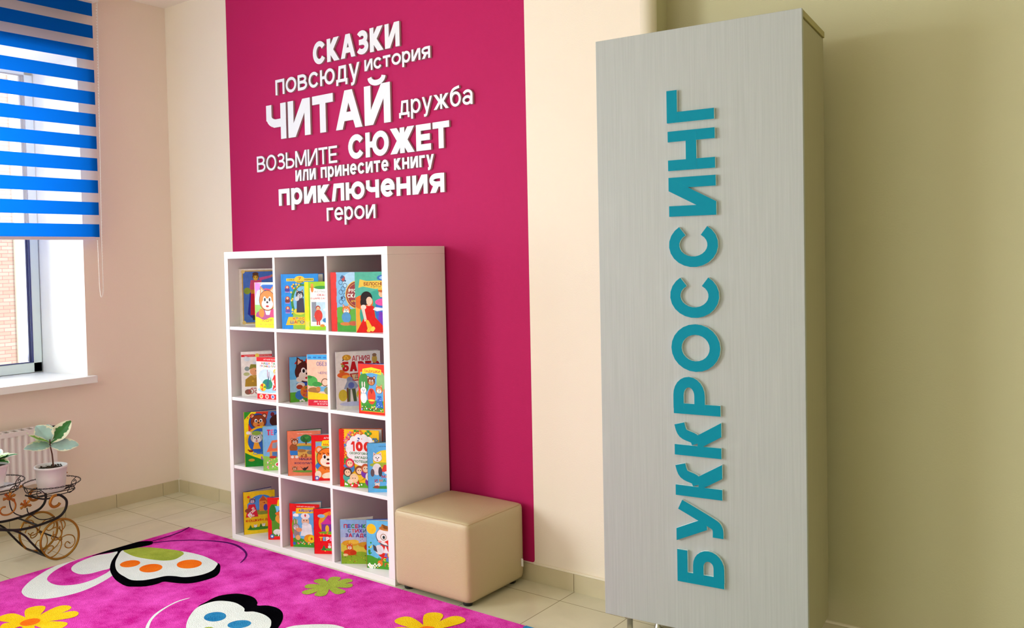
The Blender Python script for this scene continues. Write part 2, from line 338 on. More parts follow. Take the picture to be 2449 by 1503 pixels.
m = M(); m.box(3.0, 3.50, 0, 3.06, 3.70, 11, PAL); m.obj('corner_strip', hs)
for k in range(3):
    for q in (-7.5, -4.2, -.9): m = M(); m.box(3.0, q, 1.2+3.2*k, 3.05, q+1.4, 2.9+3.2*k, mat('house_glass', '#7f96a8', .1)); m.obj('window', hs)
gd = M(); gd.box(-40, -40, -3.2, -.6, 40, -3, mat('pale_paving', '#c9c4b8', .9)); struct(gd.obj('ground'))

# radiator
RD = mat('white_radiator_enamel', '#e8e2e0', .35)
rd = thing('radiator', 'white ribbed panel radiator on the wall below the window sill', 'radiator', (.0, -.80, .256))
m = M(); x1 = .100; prof = []
L_ = 1.6; nrib = int(L_/.0333)
ys = []; y = -.022
m.box(x1-.012, -.022, 0, x1, 0, .285, RD); m.box(x1-.012, -L_, .262, x1, -.0, .285, RD); m.box(x1-.012, -L_, .0, x1, -.0, .022, RD)
pts = []
for k in range(nrib):
    y0 = -.022-k*.0333
    for dy, dx in ((0, 0), (-.010, 0), (-.0145, -.007), (-.024, -.007), (-.0285, 0)): pts.append((x1-.001+dx, y0+dy))
vs = [(x, y, .022) for x, y in pts]+[(x, y, .262) for x, y in pts]; nn = len(pts)
m.add(vs, [(i, i+1, nn+i+1, nn+i) for i in range(nn-1)], RD, True); m.obj('front_panel', rd)
m = M(); m.box(.035, -L_, .0, .045, -.002, .28, RD); m.obj('rear_panel', rd)
m = M(); m.box(.034, -.0025, .005, x1-.012, .0, .285, RD); m.obj('side_cover', rd)
m = M()
for k in range(40): m.box(.046, -.02-.04*k, .283, x1-.012, -.046-.04*k+.012, .287, RD)
m.box(.034, -L_, .283, .046, 0, .288, RD); m.obj('top_grille', rd)
for q in (-.12, -1.4): m = M(); m.box(.0, q, .03, .036, q+.04, .24, RD); m.obj('bracket', rd)

# blind
BLU = thin_mat('blue_blind_cloth', '#0764c8', .0, .42); SHR = thin_mat('sheer_blind_cloth', '#f0ece8', .76, .5)
bl = thing('roller_blind', 'blue and sheer white striped roller blind lowered over the window', 'blind', (.06, -.497, 1.54))
m = M(); P_ = .1216; Hb = .0708; bw = -2.1
def sag(y): return .0035*math.sin(y*5.1)-.002
ny = 30
for k in range(11):
    for z0, z1, mt in ((k*P_, k*P_+Hb, BLU), (k*P_+Hb, (k+1)*P_, SHR)):
        vs = []
        for z in (z0, z1):
            for i in range(ny+1):
                yy = bw*i/ny; bul = (.004*math.sin(yy*9+z*40) if k == 0 and z == z0 else .0015*math.sin(yy*4+z*3))
                vs.append((bul, yy, z))
        m.add(vs, [(i, i+1, ny+2+i, ny+1+i) for i in range(ny)], mt, True)
m.obj('blind_cloth', bl, fix=False)
m = M(); m.box(-.007, bw, -.016, .007, -.028, .001, mat('pale_metal_rail', '#d9d5e4', .35)); m.obj('bottom_rail', bl, bevel=.002)
m = M(); m.lathe([(.028, bw), (.028, .0)], mat('white_blind_tube', '#e9e6e0', .5), 20)
m.obj('roller_tube', bl, mx=Matrix.Translation((-.0, 0, 1.335)) @ Matrix(((1, 0, 0, 0), (0, 0, 1, 0), (0, 1, 0, 0), (0, 0, 0, 1))))
m = M(); BD = mat('white_bead_chain', '#f7f2ea', .35)
loop = [(.01, -.018, -.02), (.01, -.016, -.2), (.01, -.0145, -.285), (.01, -.008, -.33), (.01, .002, -.318), (.01, .006, -.28), (.01, .006, .0), (.012, .026, 1.30)]
m.tube(spline(loop[:6], 6)+loop[6:], .0024, BD, 6)
cum = spline(loop[:6], 8)+[(.01, .006+.0154*max(0, k)/100, -.28+k*.0158) for k in range(100)]
for p in cum[::1]: m.lathe([(.0001, -.0034), (.0034, -.0015), (.0034, .0015), (.0001, .0034)], BD, 6, p)
m.obj('pull_chain', bl)
m = M(); m.box(-.05, -.045, 1.30, .02, .028, 1.372, mat('white_blind_bracket', '#efeae2', .5)); m.box(-.06, -.04, 1.30, -.05, .028, 1.372, MC['white_blind_bracket']); m.obj('bracket', bl)

# heating pipe
m = M(); m.lathe([(.031, 0), (.031, H)], mat('cream_pipe_paint', '#e6dec6', .4), 32, (3.163, -.043, 0))
tag(m.obj('heating_pipe'), 'cream painted vertical pipe rising behind the tall cabinet', 'pipe')

# ------------------------------------------------------------------ wall lettering
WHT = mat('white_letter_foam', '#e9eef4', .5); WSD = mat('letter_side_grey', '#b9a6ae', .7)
def word(text, x0, x1, z, h, t, label, low=False):
    """raised letters on the pink wall: baseline z, capital (or small letter) height h"""
    q_ = 1-.013/3.085; x0, x1 = x0+(4.654-x0)*(1-q_), x1+(4.654-x1)*(1-q_); z = 1.373+(z-1.373)*q_
    e = thing('wall_word', label, 'lettering', (x0, 0, z), 0, 'white words on the pink wall')
    for c, x, w in lay(text, x1-x0, h, t, low):
        if c == ' ': continue
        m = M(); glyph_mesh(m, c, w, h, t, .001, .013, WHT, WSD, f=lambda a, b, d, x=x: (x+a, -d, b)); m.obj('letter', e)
word('СКАЗКИ', 1.288, 1.882, 2.374, .115, .026, 'white raised word СКАЗКИ in capitals, topmost on the pink wall')
word('повсюду', .991, 1.617, 2.262, .080, .015, 'white raised word повсюду below and left of СКАЗКИ', True)
word('история', 1.650, 2.066, 2.290, .054, .012, 'small white raised word история right of повсюду', True)
word('ЧИТАЙ', .910, 1.814, 2.028, .189, .043, 'largest white raised word ЧИТАЙ in bold capitals', False)
word('дружба', 1.868, 2.302, 2.051, .067, .012, 'thin white raised word дружба right of ЧИТАЙ', True)
word('ВОЗЬМИТЕ', .820, 1.446, 1.869, .085, .012, 'thin white raised word ВОЗЬМИТЕ, farthest left on the pink wall')
word('СЮЖЕТ', 1.525, 2.168, 1.875, .120, .029, 'bold white raised word СЮЖЕТ right of ВОЗЬМИТЕ')
word('или', 1.130, 1.286, 1.797, .058, .013, 'small white raised word или under ВОЗЬМИТЕ', True)
word('принесите', 1.323, 1.792, 1.800, .055, .013, 'small white raised word принесите between или and книгу', True)
word('книгу', 1.828, 2.074, 1.800, .054, .013, 'small white raised word книгу under СЮЖЕТ', True)
word('приключения', .993, 2.132, 1.677, .088, .024, 'bold white raised word приключения, second line from the bottom', True)
word('герои', 1.359, 1.699, 1.580, .067, .013, 'thin white raised word герои, lowest above the white bookcase', True)

# ------------------------------------------------------------------ tall cabinet with the big letters
WG = mat('whitewashed_wood', '#aeb3b2', .5, var=.07, vscale=6, bump=.06, bscale=30, stretch=(30, 30, .6))
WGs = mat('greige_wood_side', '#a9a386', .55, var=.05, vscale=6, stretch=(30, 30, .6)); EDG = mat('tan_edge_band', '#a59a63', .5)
K = .95; ck = lambda z: 1.373-(1.373-z)*K
cz0, cz1 = ck(.0824), ck(2.1335); cw_, cd = .695*K, .366*K
cb = thing('tall_cabinet', 'tall narrow whitewashed wood cabinet on thin legs with turquoise letters', 'cabinet', (4.654-1.5716*K, -3.085+2.788*K, 0), .1024)
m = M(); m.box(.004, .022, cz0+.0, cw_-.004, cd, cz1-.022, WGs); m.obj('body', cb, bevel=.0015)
m = M(); m.box(.0, .020, cz1-.020, cw_, cd+.002, cz1, EDG); m.obj('top_panel', cb, bevel=.001)
m = M(); m.box(0, 0, cz0-.002, cw_, .018, cz1+.001, WG); dr = m.obj('door', cb, bevel=.0015); dr['label'] = 'pale grey grained door panel'
TQ = mat('turquoise_letter_face', '#0087a0', .6, spec=.12); TQS = mat('white_letter_edge', '#d8ecec', .5)
big = (('Б', .252, .372), ('Y', .393, .531), ('K', .550, .670), ('K', .689, .810), ('Р', .831, .958), ('О', .976, 1.137), ('С', 1.158, 1.303), ('С', 1.329, 1.474), ('И', 1.501, 1.633), ('Н', 1.656, 1.789), ('Г', 1.817, 1.927))
for c, za, zb in big:
    f_ = (za-.25)/1.68; u1 = (.434-.014*f_)*K; u0 = (.274-.015*f_)*K; m = M(); za, zb = ck(za), ck(zb); h = u1-u0
    if c in 'ОС': u1 += .003; h += .006
    glyph_mesh(m, c, zb-za, h, .034, .0005, .011, TQ, TQS, f=lambda a, b, d: (u1-b, -d, za+a)); m.obj('letter', dr)
LEGM = mat('brushed_steel', '#c9c9c4', .25, metal=.9)
for lx, ly in ((.077, .03), (cw_-.08, .03), (.077, cd-.05), (cw_-.08, cd-.05)):
    m = M(); m.lathe([(.013, 0), (.013, .006), (.010, .010), (.010, cz0-.012), (.019, cz0-.010), (.019, cz0)], LEGM, 24, (lx, ly, 0)); m.obj('leg', cb)

# ------------------------------------------------------------------ bookcase
WB = mat('white_laminate', '#f1efee', .38); bx0, bx1, byf, byb, bz = 1.030, 2.135, -.39, -.0125, 1.434
bc = thing('bookcase', 'white open cube bookcase three columns by four rows against the pink wall', 'bookcase', (bx0, byf, 0))
def bbox(name, x0, y0, z0, x1, y1, z1, bev=.0012): m = M(); m.box(x0-bx0, y0-byf, z0, x1-bx0, y1-byf, z1, WB); return m.obj(name, bc, bevel=bev)
bbox('top_panel', bx0, byf, 1.400, bx1, byb, bz); bbox('bottom_panel', bx0, byf, 0, bx1, byb, .027)
bbox('side_panel', bx0, byf, .0272, 1.058, byb, 1.3998); bbox('side_panel', 2.100, byf, .0272, bx1, byb, 1.3998)
XD = (1.394, 1.749); SZ = (1.065, .715, .375)
for z in SZ: bbox('shelf', 1.0582, byf+.002, z-.016, 2.0998, byb, z)
zs = [.0272]+[v for z in SZ[::-1] for v in (z-.0162, z+.0002)]+[1.3998]
for x in XD:
    for i in range(0, 8, 2): bbox('divider', x, byf+.002, zs[i], x+.016, byb, zs[i+1])
FLZ = {1: 1.0652, 2: .7152, 3: .3752, 4: .0272}

# ------------------------------------------------------------------ pouf
PF = mat('beige_leatherette', '#c2b28c', .38, bump=.25, bscale=350, spec=.5); PFD = mat('beige_seam', '#b39a72', .6)
px0, px1, py0, py1, pz0, pz1 = 2.152, 2.548, -.410, -.028, .019, .338
pf = thing('pouf', 'beige leatherette cube pouf beside the bookcase', 'pouf', ((px0+px1)/2, (py0+py1)/2, 0), 0)
m = M(); hx, hy = (px1-px0)/2, (py1-py0)/2; N_ = 16
def superp(a, b, c):
    v = Vector((a, b, c)); k = 26
    q = (abs(a)**k+abs(b)**k+abs(c)**k)**(1/k); v /= q
    top = max(0, (1-v.x**2)*(1-v.y**2)) if c > .99 else 0
    bul = .004*((1-v.y**2)*(1-v.z**2) if abs(a) > .99 else (1-v.x**2)*(1-v.z**2) if abs(b) > .99 else 0)
    return (v.x*hx+(bul if a > .99 else -bul if a < -.99 else 0), v.y*hy+(bul if b > .99 else -bul if b < -.99 else 0), (pz0+pz1)/2+v.z*(pz1-pz0)/2+top*.014)
g = [-1+2*i/N_ for i in range(N_+1)]; g = [math.copysign(abs(q)**.7, q) for q in g]
for ax in range(3):
    for sgn in (-1, 1):
        vs = []
        for a in g:
            for b_ in g:
                p = [0, 0, 0]; p[ax] = sgn; p[(ax+1) % 3] = a; p[(ax+2) % 3] = b_; vs.append(superp(*p))
        m.add(vs, [(i*(N_+1)+j, (i+1)*(N_+1)+j, (i+1)*(N_+1)+j+1, i*(N_+1)+j+1) if sgn > 0 else (i*(N_+1)+j, i*(N_+1)+j+1, (i+1)*(N_+1)+j+1, (i+1)*(N_+1)+j) for i in range(N_) for j in range(N_)], PF, True)
cu = m.obj('cushion_cube', pf, fix=False)
bm = bmesh.new(); bm.from_mesh(cu.data); bmesh.ops.remove_doubles(bm, verts=bm.verts, dist=.0004); bmesh.ops.recalc_face_normals(bm, faces=bm.faces); bm.to_mesh(cu.data); bm.free()
m = M(); e_ = .951
ring = [superp(a, b_, .985) for a, b_ in [(-1+2*i/20, -1) for i in range(20)]+[(1, -1+2*i/20) for i in range(20)]+[(1-2*i/20, 1) for i in range(20)]+[(-1, 1-2*i/20) for i in range(20)]]
ring = [(x*.993, y*.993, z) for x, y, z in ring]; m.tube(ring, .0016, PFD, 6, closed=True)
for sx_, sy_ in ((1, -1), (-1, -1), (1, 1), (-1, 1)): m.tube([tuple(q*w_ for q, w_ in zip(superp(sx_, sy_*.985, c/12), (.990, .990, 1))) for c in range(-11, 12)], .0015, PFD, 6)
m.obj('seam', pf)
BLK = mat('black_plastic', '#141414', .5)
for sx_ in (-1, 1):
    for sy_ in (-1, 1): m = M(); m.lathe([(.017, 0), (.020, .004), (.020, .024)], BLK, 20, (sx_*(hx-.042), sy_*(hy-.042), 0)); m.obj('foot', pf)
m = M(); m.box(hx+.003, hy-.030, .075, hx+.013, hy-.0285, .108, mat('white_fabric_tag', '#eeeeee', .7)); m.obj('fabric_tag', pf)

# ------------------------------------------------------------------ rug with the butterfly pattern
def pile(name, h, dark):
    m = mat(name, h, .95, spec=.05 if 'black' not in name else 0); n = m.node_tree; b = n.nodes['Principled BSDF']; b.inputs['Sheen Weight'].default_value = .0
    tc = n.nodes.new('ShaderNodeTexCoord'); a = n.nodes.new('ShaderNodeTexNoise'); a.inputs['Scale'].default_value = 6; a.inputs['Detail'].default_value = 8; a.inputs['Roughness'].default_value = .75
    f = n.nodes.new('ShaderNodeTexNoise'); f.inputs['Scale'].default_value = 260; f.inputs['Detail'].default_value = 3
    r = n.nodes.new('ShaderNodeMapRange'); r.inputs['From Min'].default_value = .35; r.inputs['From Max'].default_value = .65
    ad = n.nodes.new('ShaderNodeMath'); ad.operation = 'ADD'; ad.use_clamp = True; ml = n.nodes.new('ShaderNodeMath'); ml.operation = 'MULTIPLY_ADD'; ml.inputs[1].default_value = .9; ml.inputs[2].default_value = -.45
    mx = n.nodes.new('ShaderNodeMix'); mx.data_type = 'RGBA'; mx.inputs[6].default_value = lin(dark); mx.inputs[7].default_value = lin(h)
    bp = n.nodes.new('ShaderNodeBump'); bp.inputs['Strength'].default_value = .7; bp.inputs['Distance'].default_value = .006
    for t in (a, f): n.links.new(tc.outputs['Object'], t.inputs['Vector'])
    n.links.new(a.outputs[0], r.inputs['Value']); n.links.new(f.outputs[0], ml.inputs[0]); n.links.new(r.outputs[0], ad.inputs[0]); n.links.new(ml.outputs[0], ad.inputs[1])
    n.links.new(ad.outputs[0], mx.inputs[0]); n.links.new(mx.outputs[2], b.inputs['Base Color']); n.links.new(f.outputs[0], bp.inputs['Height']); n.links.new(bp.outputs[0], b.inputs['Normal'])
    return m
RC = {'pink': pile('pink_pile', '#f75cd2', '#c4108c'), 'cream': pile('cream_pile', '#f2fbf7', '#e6f1ec'), 'black': pile('black_pile', '#0d0d12', '#040406'), 'green': pile('green_pile', '#b5c84e', '#93a83a'),
      'orange': pile('orange_pile', '#ff8a24', '#f76a0c'), 'plum': pile('plum_pile', '#6a1274', '#3c0a48'), 'blue': pile('blue_pile', '#3f9fd0', '#1c78b4'), 'yellow': pile('yellow_pile', '#fbdc2a', '#f0c408')}
RUG=[
('cream',[(0.713,-1.084),(0.722,-1.153),(0.761,-1.226),(0.818,-1.305),(0.882,-1.364),(0.932,-1.389),(0.996,-1.396),(1.058,-1.374),(1.094,-1.331),(1.113,-1.278),(1.116,-1.216),(1.095,-1.139),(1.051,-1.052),(0.992,-0.993),(0.747,-0.888)]),
('pink',[(0.713,-0.965),(0.721,-1.055),(0.747,-1.121),(0.786,-1.185),(0.839,-1.236),(0.89,-1.254),(0.949,-1.254),(0.994,-1.232),(1.024,-1.189),(1.027,-1.134),(1.008,-1.072),(0.976,-1.016),(0.901,-0.94),(0.717,-0.87)]),
('cream',[(0.734,-0.954),(0.75,-1.035),(0.779,-1.086),(0.819,-1.116),(0.866,-1.128),(0.916,-1.124),(0.944,-1.095),(0.95,-1.04),(0.949,-1.0),(0.864,-0.918),(0.771,-0.845),(0.757,-0.893)]),
('black',[(0.764,-0.833),(0.788,-0.873),(0.846,-0.928),(0.892,-0.965),(0.958,-1.008),(1.023,-1.039),(1.102,-1.067),(1.17,-1.08),(1.223,-1.082),(1.257,-1.063),(1.29,-1.034),(1.305,-0.993),(1.305,-0.958),(1.337,-0.945),(1.386,-0.925),(1.42,-0.896),(1.436,-0.854),(1.439,-0.795),(1.413,-0.75),(1.365,-0.709),(1.333,-0.687),(1.298,-0.675),(1.239,-0.696),(1.026,-0.777)]),
('cream',[(0.768,-0.833),(0.844,-0.905),(0.909,-0.953),(0.981,-0.992),(1.042,-1.014),(1.103,-1.024),(1.169,-1.029),(1.213,-1.003),(1.235,-0.961),(1.249,-0.915),(1.282,-0.891),(1.327,-0.875),(1.355,-0.844),(1.37,-0.797),(1.36,-0.745),(1.327,-0.702),(1.299,-0.677),(1.223,-0.661),(1.129,-0.656),(1.016,-0.675),(0.889,-0.727),(0.794,-0.781)]),
('green',[(0.775,-0.832),(0.78,-0.791),(0.823,-0.742),(0.913,-0.704),(1.003,-0.678),(1.052,-0.686),(1.077,-0.717),(1.093,-0.765),(1.065,-0.802),(0.993,-0.83),(0.907,-0.849),(0.827,-0.845)]),
('orange',[(0.998,-0.881),(1.014,-0.895),(1.022,-0.914),(1.021,-0.933),(1.011,-0.949),(0.993,-0.959),(0.972,-0.961),(0.951,-0.955),(0.935,-0.941),(0.926,-0.922),(0.927,-0.903),(0.937,-0.886),(0.955,-0.876),(0.977,-0.874)]),
('orange',[(1.136,-0.855),(1.154,-0.872),(1.163,-0.893),(1.161,-0.914),(1.148,-0.932),(1.127,-0.942),(1.102,-0.943),(1.078,-0.935),(1.059,-0.918),(1.05,-0.897),(1.052,-0.875),(1.065,-0.857),(1.086,-0.847),(1.112,-0.846)]),
('orange',[(1.242,-0.72),(1.26,-0.739),(1.267,-0.762),(1.262,-0.784),(1.245,-0.802),(1.221,-0.812),(1.193,-0.812),(1.167,-0.801),(1.148,-0.783),(1.14,-0.76),(1.145,-0.737),(1.162,-0.718),(1.187,-0.709),(1.216,-0.709)]),
('black',[(0.723,-0.968),(0.713,-0.881),(0.713,-0.786),(0.715,-0.714),(0.757,-0.675),(0.788,-0.681),(0.808,-0.707),(0.795,-0.763),(0.768,-0.847),(0.738,-0.92)]),
('plum',[(0.758,-0.666),(0.757,-0.562),(0.742,-0.49),(0.713,-0.424),(0.724,-0.428),(0.755,-0.497),(0.771,-0.569),(0.768,-0.672)]),
('plum',[(0.787,-0.68),(0.832,-0.612),(0.924,-0.533),(1.043,-0.474),(1.136,-0.458),(1.228,-0.476),(1.31,-0.516),(1.357,-0.561),(1.387,-0.612),(1.379,-0.609),(1.346,-0.562),(1.302,-0.522),(1.236,-0.493),(1.149,-0.474),(1.058,-0.485),(0.934,-0.54),(0.844,-0.619),(0.796,-0.687)]),
('cream',[(1.553,-1.003),(1.545,-1.05),(1.557,-1.106),(1.582,-1.172),(1.624,-1.229),(1.676,-1.277),(1.754,-1.332),(1.763,-1.326),(1.687,-1.269),(1.635,-1.225),(1.597,-1.174),(1.567,-1.111),(1.554,-1.055),(1.557,-1.006)]),
('black',[(1.666,-1.038),(1.648,-0.986),(1.637,-0.918),(1.673,-0.861),(1.719,-0.844),(1.772,-0.844),(1.824,-0.868),(1.849,-0.888),(1.883,-0.864),(1.933,-0.858),(1.98,-0.873),(2.025,-0.906),(2.059,-0.944),(2.085,-0.981),(2.135,-1.052),(2.082,-1.09),(1.921,-1.059),(1.725,-1.041)]),
('cream',[(1.667,-1.038),(1.663,-0.997),(1.673,-0.961),(1.7,-0.938),(1.744,-0.924),(1.79,-0.927),(1.832,-0.939),(1.858,-0.957),(1.888,-0.936),(1.945,-0.932),(2.0,-0.947),(2.038,-0.975),(2.059,-0.999),(2.103,-1.061),(2.108,-1.142),(2.052,-1.217),(1.968,-1.244),(1.874,-1.228),(1.802,-1.186),(1.745,-1.14),(1.692,-1.081)]),
('blue',[(1.832,-1.026),(1.846,-1.04),(1.852,-1.058),(1.848,-1.076),(1.836,-1.09),(1.817,-1.097),(1.796,-1.097),(1.777,-1.089),(1.762,-1.074),(1.756,-1.056),(1.76,-1.038),(1.772,-1.024),(1.791,-1.016),(1.813,-1.017)]),
('blue',[(1.967,-1.012),(1.977,-1.025),(1.98,-1.042),(1.975,-1.06),(1.963,-1.075),(1.946,-1.084),(1.928,-1.086),(1.912,-1.08),(1.901,-1.067),(1.898,-1.05),(1.903,-1.032),(1.915,-1.017),(1.932,-1.007),(1.951,-1.006)]),
('green',[(1.939,-1.144),(1.956,-1.16),(1.964,-1.176),(1.962,-1.19),(1.95,-1.199),(1.931,-1.201),(1.908,-1.195),(1.885,-1.183),(1.868,-1.167),(1.859,-1.149),(1.861,-1.135),(1.873,-1.126),(1.893,-1.125),(1.917,-1.131)]),
('cream',[(2.117,-0.997),(2.113,-0.944),(2.154,-0.894),(2.215,-0.847),(2.257,-0.834),(2.302,-0.841),(2.39,-0.906),(2.397,-1.042),(2.28,-1.079),(2.186,-1.055)]),
]
FLOWERS=[
('yellow',(1.262,-1.513),[(1.105,-1.553),(1.121,-1.42),(1.226,-1.34),(1.331,-1.355),(1.414,-1.456),(1.419,-1.618),(1.218,-1.607)],.030,'orange'),
('green',(1.924,-0.577),[(1.829,-0.551),(1.875,-0.481),(1.952,-0.466),(2.007,-0.514),(2.036,-0.602),(1.979,-0.68),(1.904,-0.699),(1.848,-0.639)],.020,None),
('yellow',(2.551,-0.672),[(2.391,-0.65),(2.47,-0.528),(2.586,-0.503),(2.453,-0.759),(2.691,-0.613),(2.646,-0.761),(2.547,-0.813)],.030,'orange'),
('blue',(2.907,-0.457),[(2.823,-0.424),(2.856,-0.424),(2.922,-0.424),(2.963,-0.49),(2.864,-0.498)],.020,None),
]

rx0, rx1, ry0, ry1, rz = .712, 3.10, -2.42, -.424, .012
m = M(); m.prism([(rx0, ry0), (rx1, ry0), (rx1, ry1), (rx0, ry1)], .0005, rz, RC['pink'])
lay_z = rz
def rug_poly(pts, c, smooth=True):
    global lay_z
    lay_z += .00004
    P = [(x, y, 0) for x, y in pts]
    if smooth and len(P) > 8: P = spline(P, 4, True)
    m.poly([(min(max(x, rx0+.0005), rx1), min(y, ry1-.0005), lay_z) for x, y, _ in P], RC[c])
for c, p in RUG: rug_poly(p, c)
for c, o0, tips, wd, ctr in FLOWERS:
    for tx, ty in tips:
        d = Vector((tx-o0[0], ty-o0[1])); L = d.length; d /= L; q = Vector((-d.y, d.x)); o_ = Vector(o0)
        prof = [(0, .4), (.25, .5), (.5, .72), (.72, .85), (.86, .82), (.96, .55), (1, .0), (.96, -.55), (.86, -.82), (.72, -.85), (.5, -.72), (.25, -.5), (0, -.4)]
        rug_poly([tuple(o_+d*L*a+q*wd*1.45*b) for a, b in prof], c, True)
    if wd > .025 or c == 'green': rug_poly([(o0[0]+.045*(wd/.03)*math.cos(k*PI/8), o0[1]+.045*(wd/.03)*math.sin(k*PI/8)) for k in range(16)], c, False)
    if ctr: rug_poly([(o0[0]+.036*math.cos(k*PI/8), o0[1]+.036*math.sin(k*PI/8)) for k in range(16)], ctr, False)
o = m.obj('rug', fix=False); tag(o, 'magenta pile rug with butterflies and flowers in front of the bookcase', 'rug')

# ------------------------------------------------------------------ books
PG = mat('paper_pages', '#efe9dc', .8)
class Art:
    def __init__(s, w, h): s.w, s.h, s.k, s.m = w, h, 0, M()
    def d(s): s.k += 1; return -.000012*s.k-.00006
    def poly(s, pts, c): y = s.d(); s.m.poly([(min(max(u, .0), 1)*s.w, y, min(max(v, 0), 1)*s.h) for u, v in pts], ink(c))
    def r(s, u0, v0, u1, v1, c): s.poly([(u0, v0), (u1, v0), (u1, v1), (u0, v1)], c)
    def e(s, u, v, a, b, c, rot=0, n=30):
        cr, sr = math.cos(rot), math.sin(rot); al = s.h/s.w
        s.poly([(u+a*math.cos(q)*cr-b*al*math.sin(q)*sr, v+(a*math.cos(q)*sr/al+b*math.sin(q)*cr)) for q in [2*PI*i/n for i in range(n)]], c)
    def c(s, u, v, rr, c): s.e(u, v, rr, rr*s.w/s.h, c)
    def ring(s, u, v, r0, wd, c, n=28):
        y = s.d(); k = s.w/s.h; vs = []
        for q in range(n): a = 2*PI*q/n; vs += [((u+r0*math.cos(a))*s.w, y, (v+r0*k*math.sin(a))*s.h), ((u+(r0-wd)*math.cos(a))*s.w, y, (v+(r0-wd)*k*math.sin(a))*s.h)]
        s.m.add(vs, [(2*i, 2*((i+1) % n), 2*((i+1) % n)+1, 2*i+1) for i in range(n)], ink(c))
    def t(s, txt, u0, v0, u1, v1, c, wt=.2):
        y = s.d(); h = (v1-v0)*s.h; cs = c if isinstance(c, list) else [c]; i = 0
        for ch, x, w in lay(txt, (u1-u0)*s.w, h, wt*h, txt.islower()):
            if ch != ' ' and (u0*s.w+x+w) < s.w: glyph_mesh(s.m, ch, w, h, min(wt*h, w*.4), None, 0, ink(cs[i % len(cs)]), f=lambda a, b, d, x=x: (u0*s.w+x+a, y-d, v0*s.h+b)); i += 1; s.k += (1 if i == 1 else 0)*3
    def face(s, u, v, r, c, mz, ear='r', cin='#f2c6a8'):
        k = s.w/s.h
        for q in (-1, 1):
            if ear == 'p': s.poly([(u+q*r*.95, v+r*k*.3), (u+q*r*.85, v+r*k*1.35), (u+q*r*.2, v+r*k*.8)], c); s.poly([(u+q*r*.8, v+r*k*.5), (u+q*r*.76, v+r*k*1.12), (u+q*r*.4, v+r*k*.8)], cin)
            elif ear == 'l': s.e(u+q*r*.4, v+r*k*1.6, r*.22, r*k*.8, c); s.e(u+q*r*.4, v+r*k*1.6, r*.1, r*k*.6, cin)
            else: s.c(u+q*r*.8, v+r*k*.75, r*.36, c); s.c(u+q*r*.8, v+r*k*.75, r*.2, cin)
        s.e(u, v, r*1.05, r*k*.93, '#3a2018'); s.e(u, v, r, r*k*.88, c); s.e(u, v-r*k*.32, r*.72, r*k*.5, mz)
        for q in (-1, 1): s.e(u+q*r*.33, v+r*k*.12, r*.19, r*k*.24, '#ffffff'); s.e(u+q*r*.30, v+r*k*.08, r*.11, r*k*.16, '#161616')
        s.e(u, v-r*k*.16, r*.13, r*k*.1, '#301010'); s.e(u, v-r*k*.52, r*.2, r*k*.09, '#c02020')
    def fig(s, u, v, sz, head, body, legs, hair=None, dress=False):
        """small standing figure, feet at v"""
        k = s.w/s.h
        if dress: s.poly([(u-sz*.42, v), (u+sz*.42, v), (u+sz*.12, v+sz*k*1.2), (u-sz*.12, v+sz*k*1.2)], body)
        else:
            s.poly([(u-sz*.2, v), (u-sz*.04, v), (u, v+sz*k*.8), (u-sz*.2, v+sz*k*.8)], legs); s.poly([(u+sz*.2, v), (u+sz*.05, v), (u, v+sz*k*.8), (u+sz*.2, v+sz*k*.8)], legs)
        s.poly([(u-sz*.24, v+sz*k*.7), (u+sz*.24, v+sz*k*.7), (u+sz*.2, v+sz*k*1.45), (u-sz*.2, v+sz*k*1.45)], body)
        for q in (-1, 1): s.poly([(u+q*sz*.2, v+sz*k*1.42), (u+q*sz*.45, v+sz*k*.95), (u+q*sz*.36, v+sz*k*.85), (u+q*sz*.12, v+sz*k*1.2)], body); s.c(u+q*sz*.42, v+sz*k*.9, sz*.08, head)
        if hair: s.c(u, v+sz*k*1.74, sz*.27, hair)
        s.e(u, v+sz*k*1.66, sz*.2, sz*k*.24, head); s.c(u-sz*.07, v+sz*k*1.68, sz*.03, '#221511'); s.c(u+sz*.07, v+sz*k*1.68, sz*.03, '#221511'); s.e(u, v+sz*k*1.55, sz*.06, sz*k*.02, '#b02828')
    def dots(s, u0, v0, u1, v1, n, cols, seed, r=.02, petal=False):
        rg = random.Random(seed)
        for _ in range(n):
            u, v, q, c = rg.uniform(u0, u1), rg.uniform(v0, v1), r*rg.uniform(.6, 1.3), rg.choice(cols)
            if petal: [s.c(u+q*math.cos(a), v+q*s.w/s.h*math.sin(a), q*.6, c) for a in (0, 1.57, 3.14, 4.71)]; s.c(u, v, q*.5, '#ffe04a')
            else: s.c(u, v, q, c)
    def hill(s, v, amp, c, ph=0, u0=0, u1=1): s.poly([(u0, 0)]+[(u0+(u1-u0)*i/16, v+amp*math.sin(i*.6+ph)) for i in range(17)]+[(u1, 0)], c)
    def cloud(s, u, v, sz, c='#ffffff'):
        for a, b, q in ((0, 0, 1), (-.9, -.2, .7), (.9, -.15, .75), (.4, .35, .7)): s.c(u+a*sz, v+b*sz*s.w/s.h, q*sz, c)
